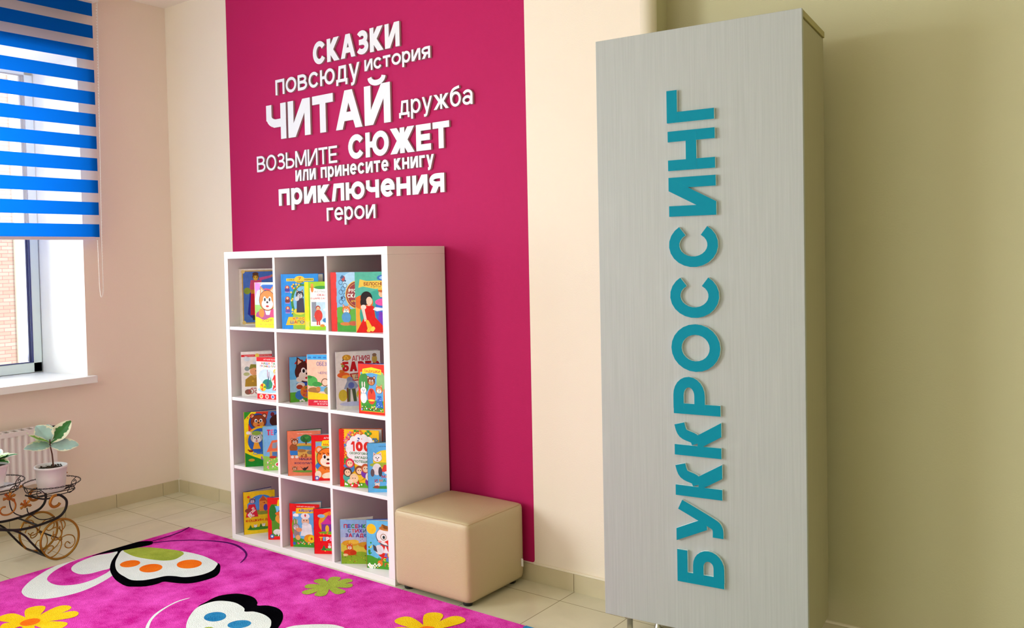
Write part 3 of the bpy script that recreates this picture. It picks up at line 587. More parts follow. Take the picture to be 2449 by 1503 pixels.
def book(cell, x, y, ang, w, h, base, label, paint, back='#20408a', spine=None, thick=.008, opn=20, kind='thin'):
    z = FLZ[cell]; e = thing('picture_book', label, 'book', (x, max(y, -.384), z), math.radians(ang), 'picture books standing in the white bookcase')
    A = Art(w, h); A.m.box(0, 0, 0, w, .0022, h, ink(base)); paint(A); A.m.obj('front_cover', e, fix=False)
    co, si = math.cos(math.radians(opn)), math.sin(math.radians(opn)); t2 = thick
    R = Matrix.Translation((0, t2, 0)) @ Matrix.Rotation(math.radians(opn), 4, 'Z')
    b = M(); b.box(0, -.0022, 0, w, 0, h, ink(back)); o = b.obj('back_cover', e, mx=R); 
    if back != base: o['label'] = 'back cover in another colour, standing open behind'
    p = M(); p.box(.003, .0024, .003, w-.003, .0022+t2*.22, h-.003, PG)
    q = M(); q.box(.006, -.0026-t2*.55, .003, w-.003, -.0024, h-.003, PG); p.v, q_ = p.v, [tuple(R @ Vector(v)) for v in q.v]; p.add(q_, q.f, PG); p.obj('pages', e)
    s = M(); s.box(-.0016, 0, 0, -.0001, t2, h, ink(spine or base)); s.obj('spine', e)
    return e
B = book
def p1(A):
    A.r(0, 0, 1, 1, '#e9e4dc'); A.r(.07, .03, .97, .97, '#c8a65a'); A.r(.10, .05, 1, .95, '#4a73c8')
    for u, v in ((.1, .95), (.1, .05), (.97, .95)): A.c(u, v, .05, '#e8cf83')
    A.poly([(.2, .2), (.32, .12), (.55, .35), (.5, .75), (.3, .75)], '#2b2f9e'); A.poly([(.27, .18), (.55, .18), (.52, .62), (.30, .62)], '#c51c3a'); A.poly([(.42, .2), (.5, .2), (.46, .42)], '#7c9a86')
    A.poly([(.25, .58), (.62, .58), (.58, .80), (.3, .80)], '#d14a78'); A.r(.30, .56, .60, .63, '#c7882a'); A.poly([(.55, .79), (.85, .84), (.86, .88), (.52, .84)], '#d8589a'); A.c(.86, .87, .035, '#c99066')
    A.e(.2, .61, .09, .06, '#8aa23c'); A.c(.43, .86, .085, '#7a4a22'); A.e(.43, .835, .06, .045, '#d7ac3c'); A.e(.43, .91, .08, .03, '#5a3a2c'); A.c(.4, .85, .012, '#111111'); A.c(.46, .85, .012, '#111111')
    A.poly([(.33, .09), (.42, .09), (.42, .18), (.33, .18)], '#3a3f34'); A.poly([(.46, .09), (.55, .09), (.53, .18), (.46, .18)], '#3a3f34')
B(1, 1.066, -.329, 52, .185, .283, '#e9e4dc', 'blue picture book with a man in crimson robes, top left cell', p1, '#e9e4dc', opn=16)
def p2(A):
    A.r(0, .3, 1, 1, '#cfe8f2'); A.r(0, .3, 1, .5, '#9ad06a'); A.poly([(.0, .62), (.1, .8), (.3, .98), (.1, 1), (0, 1)], '#e39ad6')
    A.poly([(.08, .85), (.35, .95), (.8, .95), (.95, .8), (.5, .82)], '#2a6fd0'); A.e(.62, .86, .34, .08, '#2563c4'); A.poly([(.4, .84), (.98, .80), (.98, .83), (.45, .87)], '#d8315c'); A.e(.12, .9, .12, .08, '#d98be0')
    A.e(.5, .26, .48, .14, '#b34c8c'); A.e(.28, .32, .12, .1, '#e88a2e'); A.e(.75, .32, .12, .1, '#d8447c'); A.poly([(.38, .46), (.72, .46), (.62, .28), (.48, .28)], '#dff0fb')
    A.face(.54, .60, .34, '#f08a3c', '#f6f2ec', 'p'); A.hill(.2, .03, '#ffe70a', 1); A.t('КОТ', .3, .125, .74, .18, '#b0462e'); A.t('В САПОГАХ', .2, .05, .9, .085, '#c9a23a')
B(1, 1.222, -.359, 4, .158, .217, '#ffe70a', 'yellow and blue book КОТ with a fox-orange cat in a blue hat', p2, '#ffe70a')
def p3(A):
    A.r(.04, 0, .045, 1, '#0a5fc0'); A.r(.14, .87, .88, .92, '#f3cf2e'); A.e(.5, .9, .14, .065, '#f3cf2e'); A.t('7', .46, .89, .54, .94, '#d02a2a'); A.t('САМЫХ', .16, .885, .36, .908, '#3a5a20'); A.t('СКАЗОК', .42, .845, .6, .87, '#3a5a20'); A.t('ЛЮБИМЫХ', .62, .885, .86, .908, '#3a5a20')
    for i, v in enumerate((.72, .52, .34)): A.e(.16, v+.03, .06, .045, '#c4402e'); A.e(.16, v-.01, .07, .035, ['#4a3a9c', '#7c2f2a', '#6a54b0'][i]); A.c(.16, v+.04, .03, '#f0c49a'); A.r(.1, v-.055, .22, v-.04, '#b68fd0')
    A.e(.56, .5, .31, .32, '#3e8f3a'); A.dots(.26, .2, .36, .8, 26, ['#d84a3a', '#f2dc4a', '#2f7a30'], 3, .02); A.dots(.3, .74, .8, .82, 18, ['#d84a3a', '#f2dc4a', '#2f7a30'], 4, .02); A.e(.58, .5, .26, .28, '#7cc0ee')
    A.hill(.3, .02, '#9bc83a', 0, .3, .84); A.e(.48, .32, .16, .06, '#e6d83a'); A.face(.5, .62, .1, '#3a3c46', '#c9ccd6', 'p'); A.poly([(.4, .3), (.62, .3), (.6, .56), (.42, .56)], '#3c3550'); A.e(.42, .55, .06, .04, '#d8dae2'); A.face(.74, .58, .1, '#c62a24', '#f6d0ac', 'r')
    A.poly([(.1, .07), (.18, .22), (.86, .22), (.92, .12), (.86, .08)], '#f3cb2a'); A.t('КРАСНАЯ', .3, .17, .86, .21, ['#d23a2e', '#2a58c0', '#d8862a']); A.t('ШАПОЧКА', .22, .10, .84, .155, ['#2a58c0', '#d23a2e', '#2e8a3a'])
B(1, 1.445, -.38, 18.6, .195, .256, '#1a90ea', 'bright blue book with yellow ribbon title, top middle cell', p3, '#1268b4')
def p4(A):
    A.r(0, 0, .14, 1, '#ffe90a'); A.r(.14, .0, .145, 1, '#7fb80a'); A.r(.19, .08, 1, .87, '#f8f7f2'); A.poly([(.0, .2), (.08, .16), (.16, .2), (.14, .1), (.16, .04), (.08, .08), (0, .04)], '#f2e25a')
    A.e(.27, .86, .05, .08, '#e8862a'); A.c(.27, .93, .05, '#f0a23a'); A.e(.58, .88, .24, .035, '#3a9a3a'); A.t('А.С.ПУШКИН', .34, .78, .95, .81, '#7a7a7a', .14)
    A.t('СКАЗКА', .44, .705, .92, .745, '#d02a3c'); A.t('О ЦАРЕ САЛТАНЕ', .2, .64, .99, .67, '#d02a3c'); A.r(.24, .17, .99, .58, '#bfe0ee'); A.r(.24, .17, .4, .58, '#8c95a4')
    A.fig(.46, .1, .3, '#f0c090', '#e0432a', '#d0342a', '#b02818'); A.e(.47, .3, .14, .12, '#d8382a'); A.e(.75, .2, .14, .05, '#3b83c0'); A.e(.76, .42, .12, .03, '#e8eef2'); A.e(.6, .09, .08, .03, '#e08a2a')
B(1, 1.598, -.374, 18.2, .148, .220, '#9bd21c', 'lime green and yellow book with a red dancing figure on white', p4, '#9bd21c')
def p5(A):
    A.r(0, 0, .15, 1, '#e01c12'); A.poly([(.15, 0)]+[(.15+.025*math.sin(i*1.3), i/20) for i in range(21)], '#e01c12'); A.r(.16, .4, 1, 1, '#79b8e2'); A.hill(.40, .02, '#5cae2c', 0, .16, 1)
    A.e(.62, .84, .3, .16, '#a9d4ee'); A.e(.36, .89, .05, .05, '#c23a2a'); A.dots(.2, .45, .95, .95, 14, ['#29466e', '#3b5f92'], 9, .03); 
    for q in range(8): A.ring(.28+.06*(q % 3), .5+.055*q, .06, .012, '#2b4d78')
    A.c(.74, .62, .335, '#f0c02a'); A.c(.74, .62, .315, '#8e1420'); A.ring(.74, .62, .28, .012, '#d8a02a'); A.t('РУССКИЕ', .5, .66, .98, .72, '#f4efe0'); A.t('СКАЗКИ', .46, .57, 1.0, .64, '#f4efe0'); A.t('ДЛЯ ДЕТЕЙ', .56, .5, .95, .53, '#f0c02a')
    A.hill(.14, .02, '#3d9a2a', 2, .16, 1); A.face(.42, .36, .11, '#e07a2c', '#f6ead8', 'p'); A.e(.42, .24, .13, .09, '#4b93c8'); A.e(.4, .13, .16, .03, '#d07a2a'); A.e(.62, .14, .13, .04, '#c1542a'); A.e(.8, .16, .12, .05, '#d8762a')
B(1, 1.780, -.38, 12.5, .185, .262, '#79b8e2', 'book with red spine and round dark red title medallion, top right cell', p5, '#c01c18', '#e01c12', thick=.014, opn=9)
def p6(A):
    A.r(0, 0, .3, .55, '#f08a2a'); A.r(0, 0, .12, .42, '#f6b23a'); A.e(.6, .3, .5, .4, '#3fae9a'); A.e(.2, .5, .25, .12, '#e8742a'); A.poly([(.08, .74), (.12, .88), (.3, .85), (.98, .86), (.98, .73), (.5, .72), (.2, .76)], '#f4cc55')
    A.e(.72, .9, .16, .05, '#3f79c8'); A.e(.72, .9, .1, .028, '#9ecbf0'); A.t('БЕЛОСНЕЖКА', .22, .775, .97, .83, '#8a2a18', .16); A.t('И ДРУГИЕ СКАЗКИ', .4, .745, .9, .765, '#8a6a28')
    A.e(.7, .36, .2, .22, '#3a6fd0'); A.poly([(.55, .1), (.85, .0), (.9, .3), (.6, .35)], '#7a3ac0'); A.e(.7, .5, .2, .06, '#e85aa8'); A.e(.68, .64, .085, .06, '#efbf98'); A.e(.68, .69, .1, .03, '#c2622e'); A.poly([(.58, .7), (.62, .76), (.66, .71), (.7, .76), (.74, .71), (.78, .76), (.8, .7)], '#f0c43a'); A.e(.84, .42, .07, .05, '#f0a83a')
    A.e(.28, .57, .15, .11, '#241a1c'); A.e(.35, .52, .08, .07, '#f3d3b8'); A.e(.2, .5, .08, .08, '#2a1c1e'); A.poly([(.3, .43), (.38, .43), (.37, .5), (.32, .5)], '#f3d3b8')
    A.poly([(.0, .0), (.84, .0), (.5, .25), (.46, .44), (.24, .44), (.22, .26)], '#e01812'); A.e(.2, .42, .07, .04, '#f8e8da'); A.poly([(.14, .41), (.22, .41), (.28, .2), (.22, .18)], '#f3ddd0'); A.poly([(.44, .38), (.5, .42), (.74, .4), (.74, .37), (.54, .35)], '#eaf0f8')
    A.poly([(.24, .22), (.32, .2), (.44, .06), (.3, .04)], '#f2c83a'); A.dots(.26, .03, .44, .09, 8, ['#f2c83a', '#f8dc5a'], 2, .04); A.e(.93, .16, .1, .1, '#2a6a2e')
B(1, 1.936, -.385, 26, .176, .262, '#5cc0a8', 'teal book with a lady in a wide red gown, top right cell', p6, '#2a8a74', opn=14)
def p7(A):
    A.r(0, .885, 1, .935, '#d8202a'); A.c(.52, .91, .07, '#f0d860'); A.t('ШКОЛЬНАЯ', .1, .9, .42, .92, '#f0b8b8'); A.t('БИБЛИОТЕКА', .6, .9, .96, .92, '#f0b8b8'); A.dots(.1, .74, .5, .86, 6, ['#cfe0ea', '#dbe8f0'], 1, .07); A.poly([(.4, .83), (.56, .79), (.44, .82)], '#4a6a8a')
    A.e(.18, .62, .08, .05, '#8fa3a4'); A.e(.16, .5, .1, .04, '#b9c48a'); A.poly([(.1, .22), (.12, .38), (.3, .47), (.6, .47), (.72, .4), (.72, .22)], '#ad8a2e'); A.poly([(.3, .47), (.42, .4), (.56, .48)], '#c4a24a'); A.e(.4, .56, .13, .09, '#e6a878'); A.poly([(.24, .6), (.3, .72), (.5, .71), (.56, .62), (.4, .64)], '#8b8a34'); A.c(.46, .57, .015, '#222222'); A.c(.52, .57, .012, '#222222'); A.r(.33, .32, .39, .36, '#d0a838')
    A.t('РАССКАЗЫ', .3, .155, .99, .195, '#c02a3a'); A.e(.2, .1, .11, .06, '#8a5a4a'); A.ring(.3, .11, .09, .025, '#b84a4a'); A.ring(.47, .1, .06, .02, '#a83a3a')
B(2, 1.098, -.356, 46, .150, .222, '#ece9e6', 'white book with a boy in khaki uniform, second row left cell', p7, '#e4dfdc')
def p8(A):
    A.r(0, .9, 1, 1, '#e0202a'); A.t('АГНИЯ БАРТО', .28, .935, .9, .965, '#f8d8d8'); A.t('НАША ТАНЯ', .2, .83, .9, .885, ['#d8342a', '#2a8a3a', '#2a5ac0', '#d8862a']); A.t('ГРОМКО ПЛАЧЕТ', .14, .765, .96, .81, ['#d8342a', '#2a5ac0', '#d8862a', '#2a8a3a'])
    A.e(.4, .55, .34, .17, '#cfeaf8'); A.e(.45, .22, .42, .07, '#a6d8f0'); A.e(.42, .36, .2, .12, '#2a8a78'); A.poly([(.36, .3), (.5, .62), (.46, .28)], '#2f6f86'); A.poly([(.5, .3), (.56, .56), (.6, .28)], '#3a9a6a'); A.r(.42, .52, .44, .70, '#a84a7a'); A.r(.48, .5, .5, .66, '#a84a7a')
    A.fig(.76, .22, .34, '#f6d0a8', '#e0342a', '#f6d0a8', '#f6cf3a', True); A.dots(.66, .24, .88, .46, 8, ['#ffffff'], 4, .02)
    A.c(.24, .28, .125, '#f2cf2a'); A.poly([(.14, .33), (.24, .375), (.24, .28)], '#d8302a'); A.poly([(.34, .33), (.37, .26), (.24, .28)], '#3a9a3a'); A.poly([(.24, .185), (.14, .23), (.24, .28)], '#e86a2a')
    A.r(0, 0, 1, .125, '#e0202a'); [A.c(.16+.23*i, .062, .07, '#f4dcdc') for i in range(4)]; [A.c(.16+.23*i, .062, .045, q) for i, q in enumerate(('#e89a3a', '#c85a5a', '#5a7ac8', '#e0c03a'))]
B(2, 1.216, -.356, 12, .152, .203, '#f4f2ef', 'white and red book with a girl in a red dress and a ball', p8, '#c81c24')
def p9(A):
    A.r(0, 0, 1, .22, '#57a52e'); A.r(0, .22, 1, .5, '#9bcfea'); A.poly([(.15, .85), (.3, .98), (.4, .8)], '#b5241e'); A.poly([(.6, .9), (.75, 1), (.9, .82)], '#c22a20'); A.poly([(.22, .95), (.3, .78), (.48, .8), (.42, .93)], '#b5241e'); A.poly([(.24, .82), (.3, .9), (.42, .86)], '#f0b0a0')
    A.face(.55, .66, .37, '#54201c', '#f0e6da', 'p', '#e8b49a'); A.e(.7, .9, .2, .1, '#c42a20'); A.e(.3, .5, .1, .06, '#e8dfd4'); A.e(.4, .4, .2, .03, '#2a5ac0'); A.e(.34, .36, .14, .07, '#e8e0d6'); A.e(.3, .33, .1, .05, '#a83a22'); A.e(.3, .15, .14, .1, '#3a78c8')
    A.e(.62, .22, .3, .16, '#e07a28'); A.e(.5, .37, .04, .025, '#2a5ac0'); A.e(.75, .38, .04, .025, '#c42a20'); A.t('ЭТИ', .44, .28, .72, .335, ['#2a8a3a', '#c42a4a', '#8a3ac0']); A.t('МИЛЫЕ', .42, .2, .86, .255, ['#c42a4a', '#2a5ac0', '#2a8a3a']); A.t('КОТЯТА', .4, .12, .92, .175, ['#c42a4a', '#2a5ac0', '#f0d040']); A.dots(.3, .02, .7, .06, 6, ['#f4f0ea'], 6, .03)
B(2, 1.453, -.352, 58, .152, .214, '#58b4ee', 'blue book with a dark brown kitten face, second row middle cell', p9, '#8a1c22', '#8a1c22', opn=12)
def p10(A):
    A.r(0, .9, 1, 1, '#45b0f0'); [A.r(.03+.16*i, .93, .13+.16*i, .955, '#2a7ad0') for i in range(6)]; A.t('ОБЕЗЬЯНА', .3, .78, .97, .86, '#6a6aa0', .14); A.t('И', .68, .7, .73, .735, '#6a6aa0', .14); A.t('ЧЕРЕПАХА', .34, .62, .99, .665, '#6a6aa0', .14)
    A.e(.12, .48, .2, .1, '#4fb050'); A.e(.3, .42, .16, .05, '#3f9a44'); A.e(.05, .56, .1, .03, '#2f8a3a'); A.r(.3, .28, 1, .38, '#6ab0dc'); A.e(.8, .3, .28, .1, '#8a8a5c'); A.ring(.56, .46, .12, .025, '#7a5a44'); A.e(.9, .46, .12, .05, '#3fa048'); A.poly([(.9, .4), (.96, .56), (.98, .4)], '#4fb050')
    A.e(.2, .3, .2, .06, '#a5763e'); A.c(.34, .33, .07, '#c8803c'); A.poly([(0, .12), (0, .27), (.5, .24), (1, .18), (1, .12)], '#ffd21a'); A.r(0, 0, 1, .12, '#f4f2f2'); A.r(0, 0, .68, .12, '#d8203a'); A.t('ДВЕ СКАЗКИ', .18, .07, .62, .095, '#f4d0d6'); A.t('В КНИГЕ', .3, .025, .62, .05, '#f4d0d6'); A.t('СКАЗКИ', .72, .07, .98, .085, '#c8c8d0')
B(2, 1.592, -.364, 22, .156, .236, '#f8c9ae', 'peach book with blue top stripe and palm leaves, second row middle', p10, '#f8c9ae')
def p11(A):
    A.e(.24, .9, .1, .05, '#c7902a'); A.poly([(.16, .87), (.22, .95), (.3, .88)], '#e0b040'); A.dots(.1, .84, .34, .94, 5, ['#4a4a3a'], 3, .012); A.t('АГНИЯ', .36, .84, .76, .93, '#b0182a', .13); A.t('БАРТО', .14, .66, .99, .83, '#b4141e', .26); A.e(.87, .86, .06, .07, '#c2a24a'); A.e(.87, .93, .05, .03, '#8a6a52')
    A.dots(.1, .62, .2, .8, 5, ['#c8742a', '#8a9a3a'], 8, .03); A.poly([(.3, .62), (.86, .66), (.88, .52), (.36, .49)], '#b0241e'); A.poly([(.34, .605), (.82, .64), (.84, .54), (.39, .51)], '#cdb68a'); A.t('ДЕТЯМ', .42, .545, .78, .605, '#6a2a4a', .12)
    A.e(.16, .6, .14, .05, '#d8602a'); A.e(.22, .57, .1, .03, '#e8a23a'); A.e(.3, .52, .07, .05, '#7f8aa4'); A.poly([(.16, .36), (.24, .5), (.4, .5), (.5, .4), (.4, .34)], '#8f9fb4'); A.c(.33, .42, .07, '#5a6ab0'); A.e(.14, .25, .1, .1, '#c9b63a'); A.e(.7, .26, .26, .12, '#d0c04a'); A.e(.62, .22, .14, .08, '#e6e3dc')
    A.poly([(.24, .13), (.3, .13), (.31, .36), (.22, .36)], '#5a6a4a'); A.poly([(.38, .13), (.45, .13), (.42, .36), (.34, .36)], '#4c5a3c'); A.r(.23, .1, .26, .38, '#6a3a22'); A.e(.4, .1, .34, .04, '#b9bfe0'); A.e(.8, .12, .16, .06, '#e0cc4a')
B(2, 1.804, -.384, 50, .196, .258, '#dcdad6', 'large pale grey book with bold red title, second row right cell', p11, '#c9c6c0', '#dedbd8', thick=.016, opn=10)
def p12(A):
    A.r(.06, .05, .94, .84, '#ffb01a'); A.r(.08, .06, .92, .83, '#5aa8e0'); A.e(.2, .62, .2, .2, '#3f8f3c'); A.e(.84, .66, .16, .2, '#8ac07a'); A.r(.08, .06, .92, .28, '#3f9a34')
    A.poly([(.14, .8), (.16, .9), (.5, .94), (.86, .9), (.86, .8), (.5, .83)], '#ffe01a'); A.t('ЛАДУШКИ', .2, .835, .82, .885, '#d8402a')
    A.e(.48, .36, .15, .16, '#e0452a'); A.poly([(.4, .5), (.48, .4), (.56, .5)], '#b02a20'); A.face(.48, .66, .14, '#7a3a1c', '#c98a54'); A.e(.18, .32, .12, .11, '#f0f0f0'); A.face(.18, .47, .11, '#eef0f2', '#ffffff', 'l'); A.poly([(.62, .14), (.92, .14), (.84, .38), (.7, .38)], '#2f6fc8'); A.dots(.66, .16, .88, .34, 12, ['#cfe6fa'], 5, .012); A.face(.77, .5, .12, '#ef7a2c', '#f8ead8', 'p')
    A.e(.48, .28, .12, .02, '#ffe04a'); A.dots(.1, .08, .9, .16, 46, ['#ffffff', '#f8e84a', '#e8443a', '#2f7f2c'], 12, .018); A.c(.11, .09, .04, '#3a4ab0'); A.c(.11, .09, .02, '#f0f0f8')
B(2, 1.942, -.384, 6, .144, .216, '#ea2a14', 'red framed book ЛАДУШКИ with three animals, second row right cell', p12, '#2a3a9a', '#c01c10')
def p13(A):
    A.poly([(0, 0), (1, 0), (1, .1), (.5, .1), (.16, .2), (0, .26)], '#178a2a'); A.poly([(0, .86), (.18, 1), (0, 1)], '#2f9a2c'); A.e(.75, .75, .42, .3, '#5a86c4'); A.poly([(.3, 1), (.62, 1), (.56, .84), (.1, .62), (.1, .78), (.3, .92)], '#d8402a'); A.e(.72, .94, .05, .04, '#7a1c2a')
    A.c(.34, .81, .23, '#214f9e'); A.face(.36, .82, .19, '#8c3c18', '#d88a3a'); A.e(.84, .83, .2, .11, '#4a1e16', .3); A.dots(.02, .88, .2, .98, 6, ['#f0e04a', '#e06a4a'], 2, .02)
    A.e(.46, .5, .42, .24, '#e8b820'); A.c(.42, .46, .34, '#2a62b4'); A.e(.7, .46, .2, .16, '#a0202a'); A.face(.3, .52, .15, '#b8b8b0', '#e4ddd0'); A.e(.3, .61, .12, .04, '#8ab040'); A.poly([(.2, .32), (.4, .32), (.34, .44), (.24, .44)], '#f2a82a'); A.e(.62, .6, .12, .09, '#7a2a18'); A.e(.1, .62, .06, .03, '#f0f0e8')
    A.dots(.08, .28, .2, .34, 5, ['#8a2a1a', '#c06a20'], 7, .025); A.t('СКРЕЩИ', .2, .215, .99, .265, '#4a86c8'); A.t('ЧАСЫ', .4, .07, .98, .18, ['#8a5ac8', '#e04a4a', '#e8b83a']); A.e(.16, .12, .08, .025, '#c8a030')
B(3, 1.144, -.384, 47, .190, .270, '#f8df12', 'yellow and green book with bear medallions, third row left cell', p13, '#1c3f8a')
def p14(A):
    A.r(0, .3, 1, 1, '#7cbcec'); A.t('ТЕРЕМОК', .13, .8, .98, .93, ['#d82a5c', '#e86a9a', '#2a7ad0', '#e03a3a', '#2a9a4a', '#e8a02a', '#8a3ac0'], .26)
    A.poly([(.1, .42), (.28, .68), (.98, .72), (.8, .44)], '#e8704a'); A.poly([(.3, .62), (.46, .64), (.42, .5), (.28, .5)], '#8a98a8'); A.c(.66, .6, .07, '#b5303a'); A.r(.2, .28, .85, .44, '#dca05a'); A.r(.28, .28, .44, .42, '#4f7fb8'); A.poly([(.0, 0), (0, .34), (.3, .3), (1, .3), (1, 0)], '#8fcf5c')
    A.face(.72, .34, .14, '#e8903a', '#f8eede', 'p'); A.e(.3, .3, .12, .03, '#c83a30'); A.e(.5, .27, .06, .025, '#e8e4dc'); A.dots(.04, .04, .4, .26, 16, ['#f2b04a', '#f0e04a', '#ffffff', '#f0a0c0'], 3, .02); A.e(.68, .13, .32, .08, '#f6f3ee'); A.e(.68, .13, .29, .068, '#e02a3c'); A.t('ВСЁ-ВСЁ', .46, .135, .9, .165, '#ffffff'); A.t('ДЛЯ МАЛЫШЕЙ', .44, .09, .93, .12, '#ffffff')
B(3, 1.284, -.384, 45, .149, .213, '#8fcf5c', 'light blue and green book ТЕРЕМОК with an orange roof, third row left', p14, '#6ab0e0', '#8fcf5c')
def p15(A):
    A.t('МАТВЕЙ БЛАНТЕР', .3, .93, .74, .948, '#f4d8c8'); A.e(.55, .76, .34, .14, '#6aaee0'); A.e(.52, .68, .42, .05, '#d8a848'); A.e(.5, .645, .44, .03, '#7aa83a'); A.e(.5, .6, .42, .06, '#4a94c8'); A.e(.56, .83, .17, .09, '#2f7f3a'); A.r(.54, .7, .58, .78, '#5a3a22'); A.c(.5, .84, .04, '#e0622a'); A.dots(.44, .78, .68, .9, 6, ['#3f9a3c', '#256a2e'], 3, .04)
    A.e(.5, .5, .42, .08, '#dcae52'); A.e(.18, .62, .12, .1, '#9a5428'); A.face(.22, .76, .1, '#8f4a22', '#d8a878'); A.poly([(.08, .46), (.3, .46), (.3, .56), (.06, .56)], '#2f7fd0'); A.e(.14, .42, .05, .03, '#f0e4d8'); A.e(.27, .42, .05, .03, '#f0e4d8'); A.e(.42, .56, .13, .035, '#b0783a'); A.e(.68, .52, .1, .045, '#8c7a64'); A.dots(.4, .42, .7, .48, 5, ['#b0642e'], 8, .03)
    A.t('МИШКА', .34, .35, .72, .395, '#4a2c6e', .17); A.t('КОСОЛАПЫЙ', .2, .26, .88, .305, '#4a2c6e', .17); A.e(.5, .1, .38, .025, '#6a9a3a'); A.face(.2, .16, .07, '#a0582c', '#d8a070'); A.poly([(.36, .22), (.44, .16), (.5, .19), (.58, .16), (.62, .22), (.54, .13), (.5, .11), (.45, .13)], '#4a3030'); A.face(.84, .15, .05, '#b8b0b8', '#e8e0e0')
B(3, 1.462, -.384, 35, .158, .211, '#e8805c', 'salmon book МИШКА with a bear and a tree, third row middle cell', p15, '#1c5a30', '#7a2a18')
def p16(A):
    A.r(.12, .08, 1, .86, '#8fd070'); A.r(.12, .68, .3, .84, '#88b8e8'); A.t('АГНИЯ БАРТО', .38, .915, .98, .95, '#f8e8e8'); A.poly([(.3, .76), (.34, .88), (.98, .9), (.98, .74)], '#ffe01a'); A.t('СТИХИ', .52, .82, .94, .865, '#d8402a'); A.t('МАЛЫШАМ', .36, .765, .96, .81, '#d8402a'); A.r(.1, .06, .14, .66, '#f4e06a'); A.r(.7, .5, 1, .72, '#5aa0b8'); A.e(.56, .7, .12, .04, '#eef4f0')
    A.e(.24, .32, .14, .08, '#3a7fd8'); A.e(.5, .2, .34, .17, '#f0822a'); A.e(.56, .1, .26, .08, '#f8e4c8'); A.face(.5, .5, .34, '#f4862a', '#fdf2de'); [A.poly([(.3+q, .3-q*.2), (.42+q, .24), (.44+q, .26)], '#9a3a14') for q in (0, .12, .26, .36)]; [A.poly([(.2+q, .62), (.26+q, .56), (.3+q, .6)], '#a84414') for q in (0, .12, .26, .4)]
    A.e(.18, .14, .1, .08, '#f8ead2'); A.r(0, 0, 1, .05, '#e0181c'); A.c(.14, .06, .07, '#5a6ac0'); A.c(.14, .06, .04, '#e8ecfa'); A.e(.86, .12, .14, .08, '#f6c62a')
B(3, 1.630, -.384, 38, .146, .210, '#e8181e', 'red book with a smiling orange tiger cub, third row middle cell', p16, '#8fa0b8', '#c01418')
def p17(A):
    A.r(0, 0, .1, 1, '#dd1f14'); [A.c(.1, .02+.04*i, .028, '#dd1f14') for i in range(25)]
    A.hill(.1, .02, '#6ab02a', 0, .1, 1); A.dots(.16, .34, .3, .92, 24, ['#e83a2a', '#e86aa0', '#4a8ac8', '#3f9a3c'], 3, .045, True); A.dots(.3, .86, .8, .95, 14, ['#e83a2a', '#3f9a3c', '#f06a3a'], 4, .045, True); A.dots(.84, .5, .95, .9, 8, ['#e83a2a', '#3f7a9c', '#3f9a3c'], 6, .04, True)
    for a in range(14): A.c(.56+.3*math.cos(a*.449), .66+.2*math.sin(a*.449), .1, '#f2f2f4')
    A.e(.56, .62, .32, .24, '#f2f2f4'); A.dots(.46, .81, .6, .86, 5, ['#7a5ac0', '#3a4a9a', '#e0622a'], 4, .015); A.t('100', .3, .63, .8, .8, '#e0281a', .3); A.t('СКОРОГОВОРОК', .26, .575, .86, .615, '#2f7f3a'); A.t('ЗАГАДОК', .38, .505, .76, .545, '#2f7f3a'); A.t('ПОТЕШЕК', .36, .435, .78, .475, '#2f7f3a')
    for u, v, hc, bc_ in ((.26, .42, '#e0284a', '#3f8ac8'), (.5, .3, '#8a4a22', '#f6c62a'), (.2, .26, '#5a3a2a', '#4ab0a0'), (.36, .16, '#f0d0a0', '#e02a2a'), (.66, .34, '#c85a2a', '#7a3ab0'), (.76, .2, '#f0e8e0', '#8a2a8a')):
        A.e(u, v-.09, .12, .08, bc_); A.c(u, v, .11, hc); A.e(u, v-.01, .075, .055, '#f6cfa8'); A.c(u-.03, v, .012, '#222222'); A.c(u+.03, v, .012, '#222222')
    A.e(.26, .1, .07, .04, '#f0dcc0'); A.dots(.14, .02, .95, .08, 16, ['#ffffff', '#f06a9a', '#6ab02a'], 9, .02)
B(3, 1.808, -.380, 21, .190, .256, '#ffc81a', 'thick yellow book with a large red 100 on a white cloud', p17, '#c8581c', '#dd1f14', thick=.02, opn=9)
def p18(A):
    A.t('НАТАЛЬЯ МИГУНОВА', .34, .925, .96, .945, '#2f5f9a'); A.e(.56, .66, .4, .2, '#ffdf2a'); A.e(.4, .56, .34, .05, '#a8c040'); A.e(.75, .46, .3, .07, '#f0c83a'); A.poly([(.4, .42), (1, .4), (1, .56), (.5, .56)], '#e8443c')
    A.e(.28, .47, .14, .12, '#e9e9ee'); A.face(.3, .7, .14, '#f2f1f2', '#ffffff', 'p', '#e89a80'); A.e(.38, .42, .06, .1, '#4a4a56'); A.e(.14, .4, .06, .08, '#6a5a60'); A.e(.6, .4, .1, .03, '#f0f0f4'); A.e(.76, .7, .12, .06, '#e01c6a'); A.e(.84, .76, .12, .06, '#c2301c'); A.e(.8, .6, .08, .05, '#e8547a')
    A.t('МАМЫ', .42, .29, .86, .35, ['#c02a4a', '#e8862a', '#8a4ac0', '#3a7ad0'], .18); A.t('И МАЛЫШИ', .2, .21, .98, .27, ['#c02a4a', '#e8862a', '#3a9a4a', '#8a4ac0'], .18); A.e(.55, .1, .42, .03, '#3f9a4a'); A.face(.28, .15, .07, '#f0e8e4', '#f8f0ea'); A.e(.26, .11, .09, .03, '#a84a3a'); A.face(.62, .13, .05, '#f0eef4', '#ffffff')
B(3, 1.985, -.384, 36, .140, .213, '#62b8f0', 'light blue book МАМЫ with a white cat on yellow, third row right', p18, '#1a6a7a', '#2a5a90')
